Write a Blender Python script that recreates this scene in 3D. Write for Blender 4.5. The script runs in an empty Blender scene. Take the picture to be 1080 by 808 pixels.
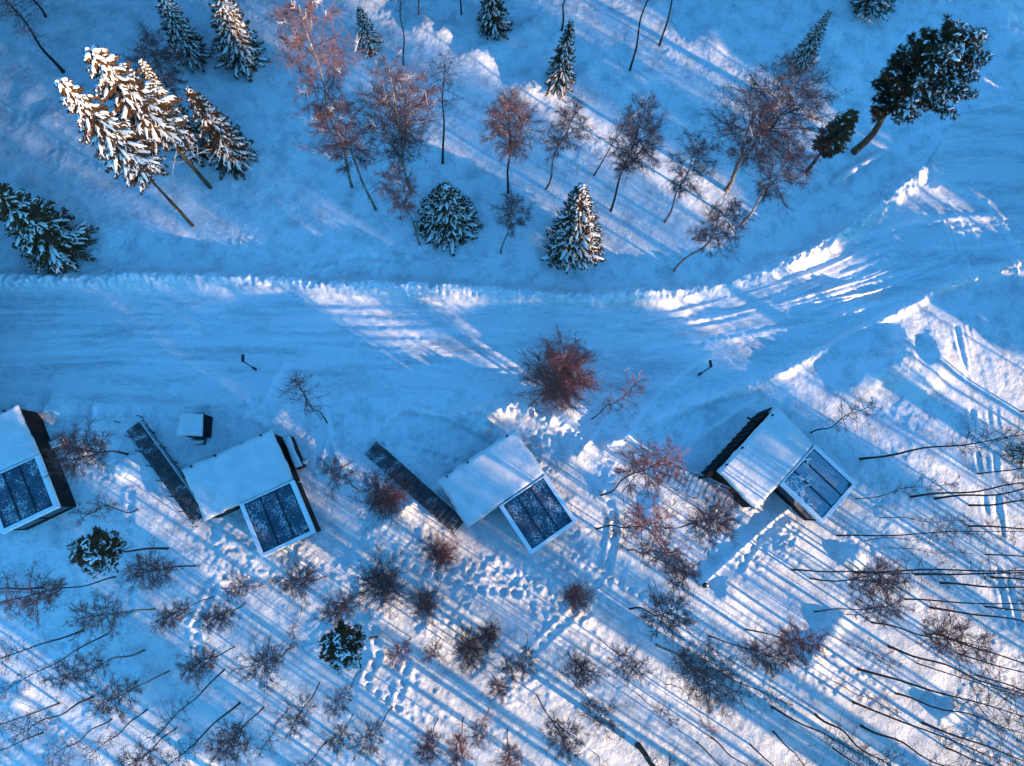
import bpy, math, random
import numpy as np
from mathutils import Vector, Matrix, Quaternion

R = math.radians
random.seed(7)
rng = np.random.default_rng(7)
scene = bpy.context.scene
COL = scene.collection

# ---------------------------------------------------------------- camera
H = 52.0                       # height of the drone above the snow
FPX = 720.0                    # focal length in photo pixels (photo 1080 x 808)
ncam = np.array([-30.0, -141.0, -FPX]); ncam /= np.linalg.norm(ncam)
zw = -ncam
yw = np.array([0.0, 1.0, 0.0]); yw = yw - zw * (yw @ zw); yw /= np.linalg.norm(yw)
xw = np.cross(yw, zw)
ROT = np.array([xw, yw, zw])   # camera -> world
cam_data = bpy.data.cameras.new('camera')
cam_data.sensor_width = 36.0
cam_data.lens = 36.0 * FPX / 1080.0
cam_data.clip_start = 0.5
cam_data.clip_end = 3000.0
cam = bpy.data.objects.new('camera', cam_data)
COL.objects.link(cam)
cam.matrix_world = Matrix([[*ROT[0], 0], [*ROT[1], 0], [*ROT[2], H], [0, 0, 0, 1]])
scene.camera = cam

def ray(px, py):
    d = ROT @ np.array([px - 540.0, 404.0 - py, -FPX])
    return d[:2] / -d[2]                 # horizontal run per metre of drop
def G(px, py, z=0.0):
    return ray(px, py) * (H - z)
def GP(pts, z=0.0):
    return np.array([G(x, y, z) for x, y in pts])

# ---------------------------------------------------------------- light
SUN_EL, SUN_AZ = 7.5, math.degrees(math.atan2(-0.55, 0.84))   # azimuth measured from +x, ccw
sd = Vector((math.cos(R(SUN_AZ)) * math.cos(R(SUN_EL)), math.sin(R(SUN_AZ)) * math.cos(R(SUN_EL)), math.sin(R(SUN_EL))))
sun = bpy.data.lights.new('sun', 'SUN')
sun.energy = 3.0
sun.angle = R(0.55)
sun.color = (1.0, 0.68, 0.41)
so = bpy.data.objects.new('sun', sun); COL.objects.link(so)
so.rotation_euler = sd.to_track_quat('Z', 'Y').to_euler()
so.location = (60, -40, 60)
world = bpy.data.worlds.new('World'); scene.world = world
world.use_nodes = True
nt = world.node_tree
bg = nt.nodes['Background']
sky = nt.nodes.new('ShaderNodeTexSky'); sky.sky_type = 'NISHITA'
sky.sun_disc = False
sky.sun_elevation = R(SUN_EL)
sky.sun_rotation = R(90 - SUN_AZ)
sky.air_density = 1.0; sky.dust_density = 0.3; sky.ozone_density = 3.0
tint = nt.nodes.new('ShaderNodeMix'); tint.data_type = 'RGBA'; tint.blend_type = 'MULTIPLY'
tint.inputs['Factor'].default_value = 1.0
tint.inputs['B'].default_value = (0.27, 0.75, 0.96, 1)
nt.links.new(sky.outputs['Color'], tint.inputs['A'])
nt.links.new(tint.outputs['Result'], bg.inputs['Color'])
bg.inputs['Strength'].default_value = 0.15
vs = scene.view_settings
vs.view_transform = 'Standard'
vs.look = 'None'
vs.exposure = 2.6
vs.gamma = 1.0
scene.cycles.use_denoising = True
scene.cycles.max_bounces = 4
scene.cycles.diffuse_bounces = 3
scene.cycles.glossy_bounces = 2
scene.cycles.transmission_bounces = 2
scene.cycles.transparent_max_bounces = 4

# ---------------------------------------------------------------- object helpers
def tag(o, label=None, cat=None, group=None, kind=None):
    if label: o['label'] = label
    if cat: o['category'] = cat
    if group: o['group'] = group
    if kind: o['kind'] = kind
    return o
def empty(name, loc=(0, 0, 0), rz=0.0):
    o = bpy.data.objects.new(name, None); COL.objects.link(o)
    o.empty_display_size = 0.3
    o.location = loc; o.rotation_euler = (0, 0, rz)
    return o
def link_mesh(name, me, parent=None):
    o = bpy.data.objects.new(name, me); COL.objects.link(o)
    if parent: o.parent = parent
    return o

class MB:
    """collects vertices and faces"""
    def __init__(s):
        s.v = []; s.f = []; s.m = []; s.n = 0
    def add(s, verts, faces, mat=0):
        verts = np.asarray(verts, dtype=np.float64)
        s.v.append(verts)
        s.f.extend([tuple(i + s.n for i in f) for f in faces])
        s.m.extend([mat] * len(faces))
        s.n += len(verts)
    def box(s, x0, y0, z0, x1, y1, z1, mat=0):
        v = [(x0,y0,z0),(x1,y0,z0),(x1,y1,z0),(x0,y1,z0),(x0,y0,z1),(x1,y0,z1),(x1,y1,z1),(x0,y1,z1)]
        s.add(v, [(3,2,1,0),(4,5,6,7),(0,1,5,4),(1,2,6,5),(2,3,7,6),(3,0,4,7)], mat)
    def prism(s, x0, y0, z0, x1, y1, z1, pitch, both=False, mat=0):
        """box whose top (and bottom if both) falls with y"""
        b = pitch if both else 0.0
        v = [(x0,y0,z0+b*y0),(x1,y0,z0+b*y0),(x1,y1,z0+b*y1),(x0,y1,z0+b*y1),(x0,y0,z1+pitch*y0),(x1,y0,z1+pitch*y0),(x1,y1,z1+pitch*y1),(x0,y1,z1+pitch*y1)]
        s.add(v, [(3,2,1,0),(4,5,6,7),(0,1,5,4),(1,2,6,5),(2,3,7,6),(3,0,4,7)], mat)
    def beam(s, a, b, w, h, mat=0):
        """rectangular bar from a to b, width w across, height h"""
        a = np.array(a, float); b = np.array(b, float)
        d = b - a; d /= np.linalg.norm(d)
        up = np.array([0, 0, 1.0])
        if abs(d @ up) > 0.95: up = np.array([1.0, 0, 0])
        sx = np.cross(d, up); sx /= np.linalg.norm(sx); u = np.cross(sx, d)
        v = []
        for p in (a, b):
            for i, j in ((-1,-1),(1,-1),(1,1),(-1,1)):
                v.append(p + sx * i * w / 2 + u * j * h / 2)
        s.add(v, [(0,1,2,3),(7,6,5,4),(0,4,5,1),(1,5,6,2),(2,6,7,3),(3,7,4,0)], mat)
    def tube(s, pts, radii, sides=3, mat=0, cap=False):
        pts = np.asarray(pts, float); n = len(pts)
        t = np.empty_like(pts); t[1:-1] = pts[2:] - pts[:-2]; t[0] = pts[1] - pts[0]; t[-1] = pts[-1] - pts[-2]
        t /= np.linalg.norm(t, axis=1)[:, None] + 1e-9
        ref = np.array([0.31, 0.95, 0.05]) if abs(t[0][2]) > 0.7 else np.array([0, 0, 1.0])
        a = np.cross(t, ref); a /= np.linalg.norm(a, axis=1)[:, None] + 1e-9
        b = np.cross(t, a)
        ang = np.arange(sides) * 2 * math.pi / sides
        rr = np.asarray(radii, float)[:, None, None]
        v = pts[:, None, :] + rr * (a[:, None, :] * np.cos(ang)[None, :, None] + b[:, None, :] * np.sin(ang)[None, :, None])
        f = []
        for i in range(n - 1):
            for k in range(sides):
                k2 = (k + 1) % sides
                f.append((i*sides+k, i*sides+k2, (i+1)*sides+k2, (i+1)*sides+k))
        if cap:
            f.append(tuple(range((n-1)*sides, n*sides))); f.append(tuple(range(sides-1, -1, -1)))
        s.add(v.reshape(-1, 3), f, mat)
    def mesh(s, name, mats, smooth=False):
        me = bpy.data.meshes.new(name)
        v = np.concatenate(s.v) if s.v else np.zeros((0, 3))
        me.from_pydata(v.tolist(), [], s.f)
        for m in (mats if isinstance(mats, (list, tuple)) else [mats]): me.materials.append(m)
        me.polygons.foreach_set('material_index', s.m)
        me.polygons.foreach_set('use_smooth', [smooth] * len(s.f))
        me.update()
        return me
    def build(s, name, mats, parent=None, smooth=False, bevel=0.0):
        o = link_mesh(name, s.mesh(name, mats, smooth), parent)
        if bevel:
            md = o.modifiers.new('bevel', 'BEVEL'); md.width = bevel; md.segments = 2; md.limit_method = 'ANGLE'
        return o

# ---------------------------------------------------------------- materials
def mat(name, base=(0.5, 0.5, 0.5), rough=0.8, spec=0.3):
    m = bpy.data.materials.new(name); m.use_nodes = True
    b = m.node_tree.nodes['Principled BSDF']
    b.inputs['Base Color'].default_value = (*base, 1)
    b.inputs['Roughness'].default_value = rough
    b.inputs['Specular IOR Level'].default_value = spec
    return m, m.node_tree, b
def noise(nt, scale, detail=4, rough=0.55, vec=None, stretch=None, coord='Object'):
    tc = nt.nodes.new('ShaderNodeTexCoord')
    src = tc.outputs[coord] if coord != 'World' else nt.nodes.new('ShaderNodeNewGeometry').outputs['Position']
    if stretch:
        mp = nt.nodes.new('ShaderNodeMapping'); mp.inputs['Scale'].default_value = stretch
        nt.links.new(src, mp.inputs['Vector']); src = mp.outputs['Vector']
    n = nt.nodes.new('ShaderNodeTexNoise')
    n.inputs['Scale'].default_value = scale; n.inputs['Detail'].default_value = detail; n.inputs['Roughness'].default_value = rough
    nt.links.new(src, n.inputs['Vector'])
    return n
def ramp(nt, src, stops):
    r = nt.nodes.new('ShaderNodeValToRGB')
    el = r.color_ramp.elements
    while len(el) < len(stops): el.new(0.5)
    for e, (p, c) in zip(el, stops):
        e.position = p; e.color = (*c, 1) if len(c) == 3 else c
    nt.links.new(src, r.inputs['Fac'])
    return r
def bump(nt, b, height, strength, dist, prev=None):
    n = nt.nodes.new('ShaderNodeBump'); n.inputs['Strength'].default_value = strength; n.inputs['Distance'].default_value = dist
    nt.links.new(height, n.inputs['Height'])
    if prev is not None: nt.links.new(prev, n.inputs['Normal'])
    nt.links.new(n.outputs['Normal'], b.inputs['Normal'])
    return n.outputs['Normal']

def fresh_lit_snow(nt, b, r):
    """loose clean snow thrown up by the plough, in crumbs; also paints banks sunlit"""
    at = nt.nodes.new('ShaderNodeAttribute'); at.attribute_name = 'fresh_lit'
    gq = noise(nt, 5.0, 5, 0.8)
    fa = nt.nodes.new('ShaderNodeMath'); fa.operation = 'MULTIPLY_ADD'; fa.inputs[1].default_value = 2.2; fa.inputs[2].default_value = -0.55
    nt.links.new(gq.outputs['Fac'], fa.inputs[0])
    fb = nt.nodes.new('ShaderNodeMath'); fb.operation = 'MULTIPLY'; fb.use_clamp = True
    nt.links.new(fa.outputs[0], fb.inputs[0]); nt.links.new(at.outputs['Fac'], fb.inputs[1])
    fx = nt.nodes.new('ShaderNodeMix'); fx.data_type = 'RGBA'; fx.inputs['B'].default_value = (0.93, 0.93, 0.93, 1)
    nt.links.new(fb.outputs[0], fx.inputs['Factor']); nt.links.new(r.outputs['Color'], fx.inputs['A'])
    nt.links.new(fx.outputs['Result'], b.inputs['Base Color'])

def snow_mat(name, lo, hi, bscale=3.0, bdist=0.05, fine=True):
    m, nt, b = mat(name, hi, 0.65, 0.2)
    n = noise(nt, 0.7, 6, 0.6)
    gr = noise(nt, 5.0, 6, 0.85)
    mm = nt.nodes.new('ShaderNodeMath'); mm.operation = 'MULTIPLY_ADD'; mm.inputs[1].default_value = 0.9 if fine else 0.25
    nt.links.new(gr.outputs['Fac'], mm.inputs[0]); nt.links.new(n.outputs['Fac'], mm.inputs[2])
    r = ramp(nt, mm.outputs[0], [(0.72 if fine else 0.4, lo), (1.12 if fine else 0.85, hi)])
    nt.links.new(r.outputs['Color'], b.inputs['Base Color'])
    if fine:
        fresh_lit_snow(nt, b, r)
    n2 = noise(nt, bscale, 6, 0.65)
    nr = bump(nt, b, n2.outputs['Fac'], 0.6, bdist)
    if fine:
        n3 = noise(nt, 14.0, 3, 0.6)
        bump(nt, b, n3.outputs['Fac'], 0.8, 0.07, nr)
    return m
M_SNOW = snow_mat('ground_snow', (0.46, 0.48, 0.50), (0.76, 0.77, 0.78), 2.2, 0.2)
M_ROOFSNOW = snow_mat('roof_snow', (0.55, 0.55, 0.55), (0.71, 0.71, 0.71), 1.6, 0.12, False)
M_BOUGHSNOW = snow_mat('bough_snow', (0.66, 0.66, 0.65), (0.82, 0.82, 0.81), 5.0, 0.05, False)
# groomed road snow: fine corduroy along the road
def road_mat():
    m, nt, b = mat('road_snow', (0.74, 0.75, 0.77), 0.55, 0.25)
    n = noise(nt, 0.5, 6, 0.6, stretch=(0.25, 1.3, 1))
    gr = noise(nt, 4.0, 6, 0.85, stretch=(0.45, 1.6, 1))
    mm = nt.nodes.new('ShaderNodeMath'); mm.operation = 'MULTIPLY_ADD'; mm.inputs[1].default_value = 0.9
    nt.links.new(gr.outputs['Fac'], mm.inputs[0]); nt.links.new(n.outputs['Fac'], mm.inputs[2])
    r = ramp(nt, mm.outputs[0], [(0.74, (0.45, 0.47, 0.49)), (1.12, (0.74, 0.75, 0.76))])
    nt.links.new(r.outputs['Color'], b.inputs['Base Color'])
    fresh_lit_snow(nt, b, r)
    n2 = noise(nt, 3.0, 6, 0.65, stretch=(0.3, 1.6, 1))
    nr = bump(nt, b, n2.outputs['Fac'], 0.7, 0.14)
    n3 = noise(nt, 8.0, 4, 0.7)
    bump(nt, b, n3.outputs['Fac'], 0.8, 0.09, nr)
    return m
M_ROAD = road_mat()

def bark_mat(name, c0, c1, c2):
    m, nt, b = mat(name, c1, 0.85, 0.15)
    n = noise(nt, 5.0, 5, 0.65, stretch=(1, 1, 0.45))
    r = ramp(nt, n.outputs['Fac'], [(0.35, c0), (0.5, c1), (0.72, c2)])
    nt.links.new(r.outputs['Color'], b.inputs['Base Color'])
    bump(nt, b, n.outputs['Fac'], 0.5, 0.03)
    return m
M_BIRCH = bark_mat('birch_bark', (0.04, 0.03, 0.026), (0.20, 0.155, 0.125), (0.42, 0.36, 0.31))
M_DARKBARK = bark_mat('dark_bark', (0.018, 0.014, 0.013), (0.04, 0.03, 0.027), (0.10, 0.08, 0.07))
M_PINEBARK = bark_mat('pine_bark', (0.03, 0.02, 0.015), (0.12, 0.065, 0.035), (0.22, 0.12, 0.06))
def rnd_mat(name, c0, c1, rough=0.8):
    m, nt, b = mat(name, c0, rough, 0.15)
    oi = nt.nodes.new('ShaderNodeObjectInfo')
    n = noise(nt, 2.0, 3)
    ad = nt.nodes.new('ShaderNodeMath'); ad.operation = 'ADD'
    sb = nt.nodes.new('ShaderNodeMath'); sb.operation = 'MULTIPLY'; sb.inputs[1].default_value = 0.6
    nt.links.new(oi.outputs['Random'], sb.inputs[0]); nt.links.new(sb.outputs[0], ad.inputs[0])
    s2 = nt.nodes.new('ShaderNodeMath'); s2.operation = 'MULTIPLY'; s2.inputs[1].default_value = 0.5
    nt.links.new(n.outputs['Fac'], s2.inputs[0]); nt.links.new(s2.outputs[0], ad.inputs[1])
    r = ramp(nt, ad.outputs[0], [(0.1, c0), (0.9, c1)])
    nt.links.new(r.outputs['Color'], b.inputs['Base Color'])
    return m
M_TWIG = rnd_mat('reddish_twigs', (0.088, 0.046, 0.044), (0.15, 0.076, 0.068))
M_PLUMTWIG = rnd_mat('plum_twigs', (0.13, 0.045, 0.042), (0.26, 0.085, 0.07))
M_RUSTTWIG = rnd_mat('rusty_twigs', (0.17, 0.058, 0.046), (0.28, 0.10, 0.078))
M_DARKTWIG = rnd_mat('dark_twigs', (0.04, 0.022, 0.02), (0.10, 0.048, 0.042))
M_FROST = mat('frosted_twigs', (0.6, 0.6, 0.62), 0.8)[0]
M_NEEDLE = rnd_mat('spruce_needles', (0.062, 0.029, 0.012), (0.12, 0.057, 0.025))
M_PINENEEDLE = rnd_mat('pine_needles', (0.055, 0.027, 0.011), (0.12, 0.06, 0.025))
M_BROWNNEEDLE = rnd_mat('frosted_brown_needles', (0.09, 0.036, 0.016), (0.19, 0.078, 0.036))
def wood_mat(name, lo, hi, axis=(1, 1, 1), scale=6):
    m, nt, b = mat(name, hi, 0.75, 0.2)
    n = noise(nt, scale, 5, 0.6, stretch=axis)
    r = ramp(nt, n.outputs['Fac'], [(0.3, lo), (0.7, hi)])
    nt.links.new(r.outputs['Color'], b.inputs['Base Color'])
    bump(nt, b, n.outputs['Fac'], 0.3, 0.01)
    return m
M_CLAD = wood_mat('black_cladding', (0.006, 0.0055, 0.006), (0.014, 0.012, 0.012), (7, 7, 0.5))
M_DECK = wood_mat('weathered_decking', (0.045, 0.04, 0.045), (0.12, 0.105, 0.11), (2, 2, 1))
M_RAIL = wood_mat('frosty_rail', (0.22, 0.22, 0.23), (0.5, 0.5, 0.52), (3, 3, 3))
M_WHITE = wood_mat('white_frame', (0.74, 0.75, 0.77), (0.84, 0.85, 0.86), (1, 1, 1), 3)
M_DARK = mat('dark_metal', (0.012, 0.012, 0.014), 0.45, 0.5)[0]
M_LAMPGLASS = mat('lamp_glass', (0.25, 0.25, 0.24), 0.3, 0.5)[0]
def glass_mat(name, c0, c1, lo, hi):
    """dark roof glass under a film of frost and specks of snow"""
    m, nt, b = mat(name, c0, 0.3, 0.5)
    n = noise(nt, 7.5, 5, 0.85, coord='World')
    n2 = noise(nt, 0.9, 3, 0.6, coord='World')
    mx = nt.nodes.new('ShaderNodeMath'); mx.operation = 'MULTIPLY_ADD'; mx.inputs[1].default_value = 0.5
    nt.links.new(n2.outputs['Fac'], mx.inputs[0]); nt.links.new(n.outputs['Fac'], mx.inputs[2])
    r = ramp(nt, mx.outputs[0], [(lo, c0), (hi - 0.05, c1), (hi, (0.5, 0.5, 0.51)), (hi + 0.14, (0.72, 0.72, 0.72))])
    nt.links.new(r.outputs['Color'], b.inputs['Base Color'])
    rr = ramp(nt, mx.outputs[0], [(lo, (0.3,) * 3), (hi, (0.85,) * 3)])
    nt.links.new(rr.outputs['Color'], b.inputs['Roughness'])
    return m
M_GLASS = glass_mat('frosted_roof_glass', (0.012, 0.028, 0.048), (0.045, 0.078, 0.115), 0.52, 0.85)
M_GLASS_PALE = glass_mat('pale_frosted_roof_glass', (0.12, 0.22, 0.28), (0.24, 0.33, 0.39), 0.55, 0.90)
M_WINDOW = mat('window_glass', (0.015, 0.02, 0.03), 0.08, 0.6)[0]
M_DOOR = wood_mat('door_wood', (0.03, 0.022, 0.018), (0.06, 0.045, 0.035), (6, 6, 0.6))
# ---------------------------------------------------------------- snow surface
def vnoise(x, y, s, seed):
    g = np.random.default_rng(seed).uniform(0, 1, (256, 256))
    u, v = x / s + 37.3, y / s + 91.7
    i, j = np.floor(u).astype(int), np.floor(v).astype(int)
    fu, fv = u - i, v - j
    fu = fu * fu * (3 - 2 * fu); fv = fv * fv * (3 - 2 * fv)
    a = g[i % 256, j % 256]; b = g[(i + 1) % 256, j % 256]; c = g[i % 256, (j + 1) % 256]; d = g[(i + 1) % 256, (j + 1) % 256]
    return (a * (1 - fu) + b * fu) * (1 - fv) + (c * (1 - fu) + d * fu) * fv
def fbm(x, y, s, seed, oct=3):
    return sum(vnoise(x, y, s / 2 ** k, seed + k) * 0.5 ** k for k in range(oct)) / sum(0.5 ** k for k in range(oct))
def pdist(x, y, pts):
    """distance to a polyline, and how far along it"""
    best = np.full(x.shape, 1e9); pos = np.zeros(x.shape); acc = 0.0
    for (ax, ay), (bx, by) in zip(pts[:-1], pts[1:]):
        dx, dy = bx - ax, by - ay; L2 = dx * dx + dy * dy; L = math.sqrt(L2)
        t = np.clip(((x - ax) * dx + (y - ay) * dy) / L2, 0, 1)
        d = np.hypot(x - ax - t * dx, y - ay - t * dy)
        m = d < best
        best[m] = d[m]; pos[m] = (acc + t * L)[m]
        acc += L
    return best, pos
def inpoly(x, y, pts):
    ins = np.zeros(x.shape, bool)
    n = len(pts)
    for i in range(n):
        x0, y0 = pts[i]; x1, y1 = pts[(i + 1) % n]
        if y0 == y1: continue
        c = ((y0 > y) != (y1 > y)) & (x < (x1 - x0) * (y - y0) / (y1 - y0) + x0)
        ins ^= c
    return ins
def sstep(a, b, v):
    t = np.clip((v - a) / (b - a), 0, 1); return t * t * (3 - 2 * t)

BANK = GP([(-400, 292), (-60, 296), (100, 296), (200, 295), (300, 298), (345, 303), (400, 303), (500, 309), (600, 315), (700, 312), (760, 303), (800, 290), (850, 268), (900, 240), (935, 212), (965, 185)])
BANK2 = GP([(640, 470), (700, 440), (760, 418), (810, 400), (850, 380), (900, 350), (950, 328), (1000, 300), (1040, 288), (1090, 270), (1200, 240)])
ROAD = GP([(-400, 300), (0, 300), (200, 299), (345, 307), (500, 313), (600, 319), (700, 316), (760, 307), (800, 294), (850, 272), (900, 244), (935, 216), (968, 188), (1010, 120), (1300, 60),
           (1300, 215), (1090, 268), (1000, 297), (950, 325), (900, 347), (850, 376), (790, 398), (740, 412), (700, 425), (640, 412), (560, 405), (480, 410), (400, 420), (300, 410), (250, 425), (130, 428), (60, 418), (-400, 420)])
rj = random.Random(4)
ARCS = []
for k in range(11):                               # tyre arcs curving round the bend
    x0 = rj.uniform(690, 860); y0 = rj.uniform(312, 345); l = rj.uniform(80, 190); sl = rj.uniform(0.18, 0.42)
    ARCS.append(([(x0, y0), (x0 + l * .5, y0 - l * sl * .4), (x0 + l, y0 - l * sl)], rj.uniform(0.06, 0.11), rj.uniform(0.06, 0.11), 1))
for k in range(7):
    x0 = rj.uniform(950, 1030); y0 = rj.uniform(190, 225); l = rj.uniform(30, 75)
    ARCS.append(([(x0, y0), (x0 + l * .5, y0 + l * .35), (x0 + l * .75, y0 + l * .8), (x0 + l * .8, y0 + l * 1.1)], rj.uniform(0.06, 0.11), rj.uniform(0.07, 0.13), 1))
RIDGES = ARCS + [  # polyline px, height, width, chunk
    ([(745, 362), (800, 350), (870, 340), (930, 320)], 0.10, 0.22, 1), ([(700, 345), (780, 330), (850, 318), (910, 300), (1000, 275)], 0.07, 0.2, 1),
    ([(860, 268), (920, 245), (970, 234), (1010, 230), (1045, 228)], 0.14, 0.3, 1), ([(940, 205), (1000, 195), (1040, 215), (1060, 240), (1075, 262)], 0.16, 0.45, 1),
    ([(985, 262), (1030, 262), (1080, 256)], 0.12, 0.3, 1), ([(880, 335), (960, 310), (1080, 285)], 0.10, 0.3, 1),
    ([(720, 345), (760, 370), (770, 380)], 0.06, 0.2, 0), ([(640, 345), (720, 330), (780, 308)], 0.05, 0.2, 1),
    ([(665, 450), (690, 420), (720, 395), (750, 375)], 0.16, 0.25, 1), ([(700, 490), (740, 460), (800, 420)], 0.12, 0.25, 1),
    ([(480, 440), (505, 432), (515, 440)], 0.6, 0.5, 1), ([(520, 436), (545, 428), (575, 445)], 0.65, 0.6, 1), ([(500, 446), (510, 455)], 0.4, 0.4, 1),
    ([(393, 462), (410, 440), (430, 430), (470, 440)], 0.22, 0.3, 1), ([(260, 440), (285, 450), (300, 430)], 0.35, 0.5, 1),
    ([(275, 430), (290, 400), (300, 385)], 0.18, 0.3, 1), ([(345, 440), (352, 470), (360, 490)], 0.14, 0.2, 1), ([(100, 430), (103, 455), (108, 475)], 0.2, 0.25, 1),
    ([(30, 432), (60, 436)], 0.3, 0.4, 1), ([(88, 455), (105, 465)], 0.35, 0.5, 1), ([(122, 490), (134, 495)], 0.4, 0.5, 1),
    ([(860, 515), (820, 545), (780, 580), (742, 615)], 0.15, 0.18, 0), ([(560, 425), (600, 450), (615, 470)], 0.3, 0.6, 1), ([(610, 480), (640, 440), (650, 425)], 0.14, 0.2, 1),
    ([(865, 195), (880, 190)], 0.0, 0.3, 0), ([(340, 288), (352, 278), (372, 268)], 0.12, 0.25, 1), ([(395, 290), (398, 275), (390, 262)], 0.08, 0.25, 1),
    ([(395, 560), (430, 535), (470, 510)], 0.1, 0.3, 1), ([(235, 565), (300, 600), (330, 590)], 0.12, 0.4, 1)]
def lane(off, wob):
    return [(-60, 352 + off), (120, 346 + off + wob), (300, 350 + off), (470, 356 + off - wob), (640, 350 + off), (760, 332 + off + wob), (860, 302 + off), (950, 268 + off * .8), (1040, 246 + off * .6), (1120, 238 + off * .5)]
TRACKS = [(lane(o, w), 0.05) for o, w in ((-20, 3), (2, 3), (9, -4), (31, -4), (-29, 6), (-7, 6))] + [([(1008, 345), (1018, 390), (1024, 430), (1030, 480), (1040, 540), (1052, 600), (1066, 660)], 0.10), ([(1022, 345), (1034, 390), (1042, 430), (1048, 480), (1054, 540), (1062, 600), (1076, 660)], 0.10),
          ([(1030, 350), (1046, 400), (1052, 450), (1050, 510), (1050, 560)], 0.08), ([(742, 400), (735, 430), (715, 470)], 0.06), ([(750, 400), (745, 430), (725, 470)], 0.06)]
TRAILS = [[(138, 520), (136, 560), (140, 605), (137, 640), (128, 660), (105, 676), (60, 680)], [(530, 500), (420, 470), (350, 470)], [(700, 640), (640, 610), (650, 560), (640, 520)], [(225, 620), (205, 660), (210, 700)],
          [(470, 250), (430, 275), (380, 270), (330, 280)], [(560, 690), (600, 650), (640, 600), (650, 550)], [(395, 660), (400, 690), (385, 720), (420, 745), (430, 700)],
          [(780, 600), (800, 570), (830, 545)], [(340, 500), (352, 460), (345, 420)], [(545, 625), (500, 620), (440, 600), (400, 580)]]
MOUNDS = [(918, 392, 1.9, 0.75), (948, 374, 1.5, 0.7), (968, 396, 1.7, 0.6), (990, 380, 1.5, 0.35), (500, 20, 2.0, 0.25), (449, 28, 1.4, 0.4), (505, 62, 1.5, 0.3), (516, 55, 1.0, 0.3), (470, 35, 0.8, 0.3),
          (567, 85, 1.8, 0.5), (676, 70, 1.6, 0.3), (745, 42, 1.4, 0.4), (1065, 40, 3.0, 0.7), (880, 80, 2.2, 0.5), (872, 38, 1.2, 0.5), (560, 30, 1.0, 0.4), (620, 80, 0.9, 0.3), (30, 95, 1.2, 0.3), (52, 122, 0.9, 0.25),
          (95, 468, 1.6, 0.4), (128, 490, 1.0, 0.5), (60, 430, 0.9, 0.35), (85, 595, 1.5, 0.2), (650, 520, 1.3, 0.3), (690, 540, 1.2, 0.3), (590, 440, 1.6, 0.4), (605, 480, 1.0, 0.35), (860, 690, 0.9, 0.3), (1000, 752, 0.6, 0.4),
          (880, 660, 0.9, 0.35), (900, 590, 0.8, 0.3), (420, 540, 1.3, 0.25), (770, 625, 0.9, 0.25), (15, 735, 1.0, 0.3), (150, 720, 0.8, 0.25), (210, 795, 0.9, 0.3)]
ROUGH = [  # trampled, lumpy areas: px ellipse and lump height
    (280, 580, 75, 40, 0.16), (470, 610, 130, 40, 0.14), (800, 560, 60, 45, 0.20), (660, 540, 80, 60, 0.16), (620, 620, 70, 40, 0.16), (420, 555, 60, 45, 0.14), (440, 445, 80, 30, 0.05),
    (95, 470, 60, 45, 0.12), (180, 570, 50, 30, 0.10), (720, 660, 120, 80, 0.13), (930, 700, 170, 110, 0.13), (900, 560, 110, 60, 0.09), (450, 700, 140, 60, 0.11), (700, 440, 60, 40, 0.10), (570, 470, 60, 50, 0.16),
    (430, 262, 300, 25, 0.09), (150, 255, 150, 22, 0.12), (640, 265, 120, 25, 0.08), (100, 700, 160, 110, 0.08), (330, 450, 50, 30, 0.1), (990, 210, 60, 50, 0.12), (600, 60, 260, 70, 0.08), (300, 720, 120, 80, 0.07), (600, 760, 100, 60, 0.06)]
FLAT = [[(140, 430), (260, 425), (300, 470), (200, 520)], [(398, 462), (425, 432), (470, 440), (530, 470), (480, 520)], [(690, 490), (740, 455), (810, 400), (840, 420), (770, 500), (745, 510)]]

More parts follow.
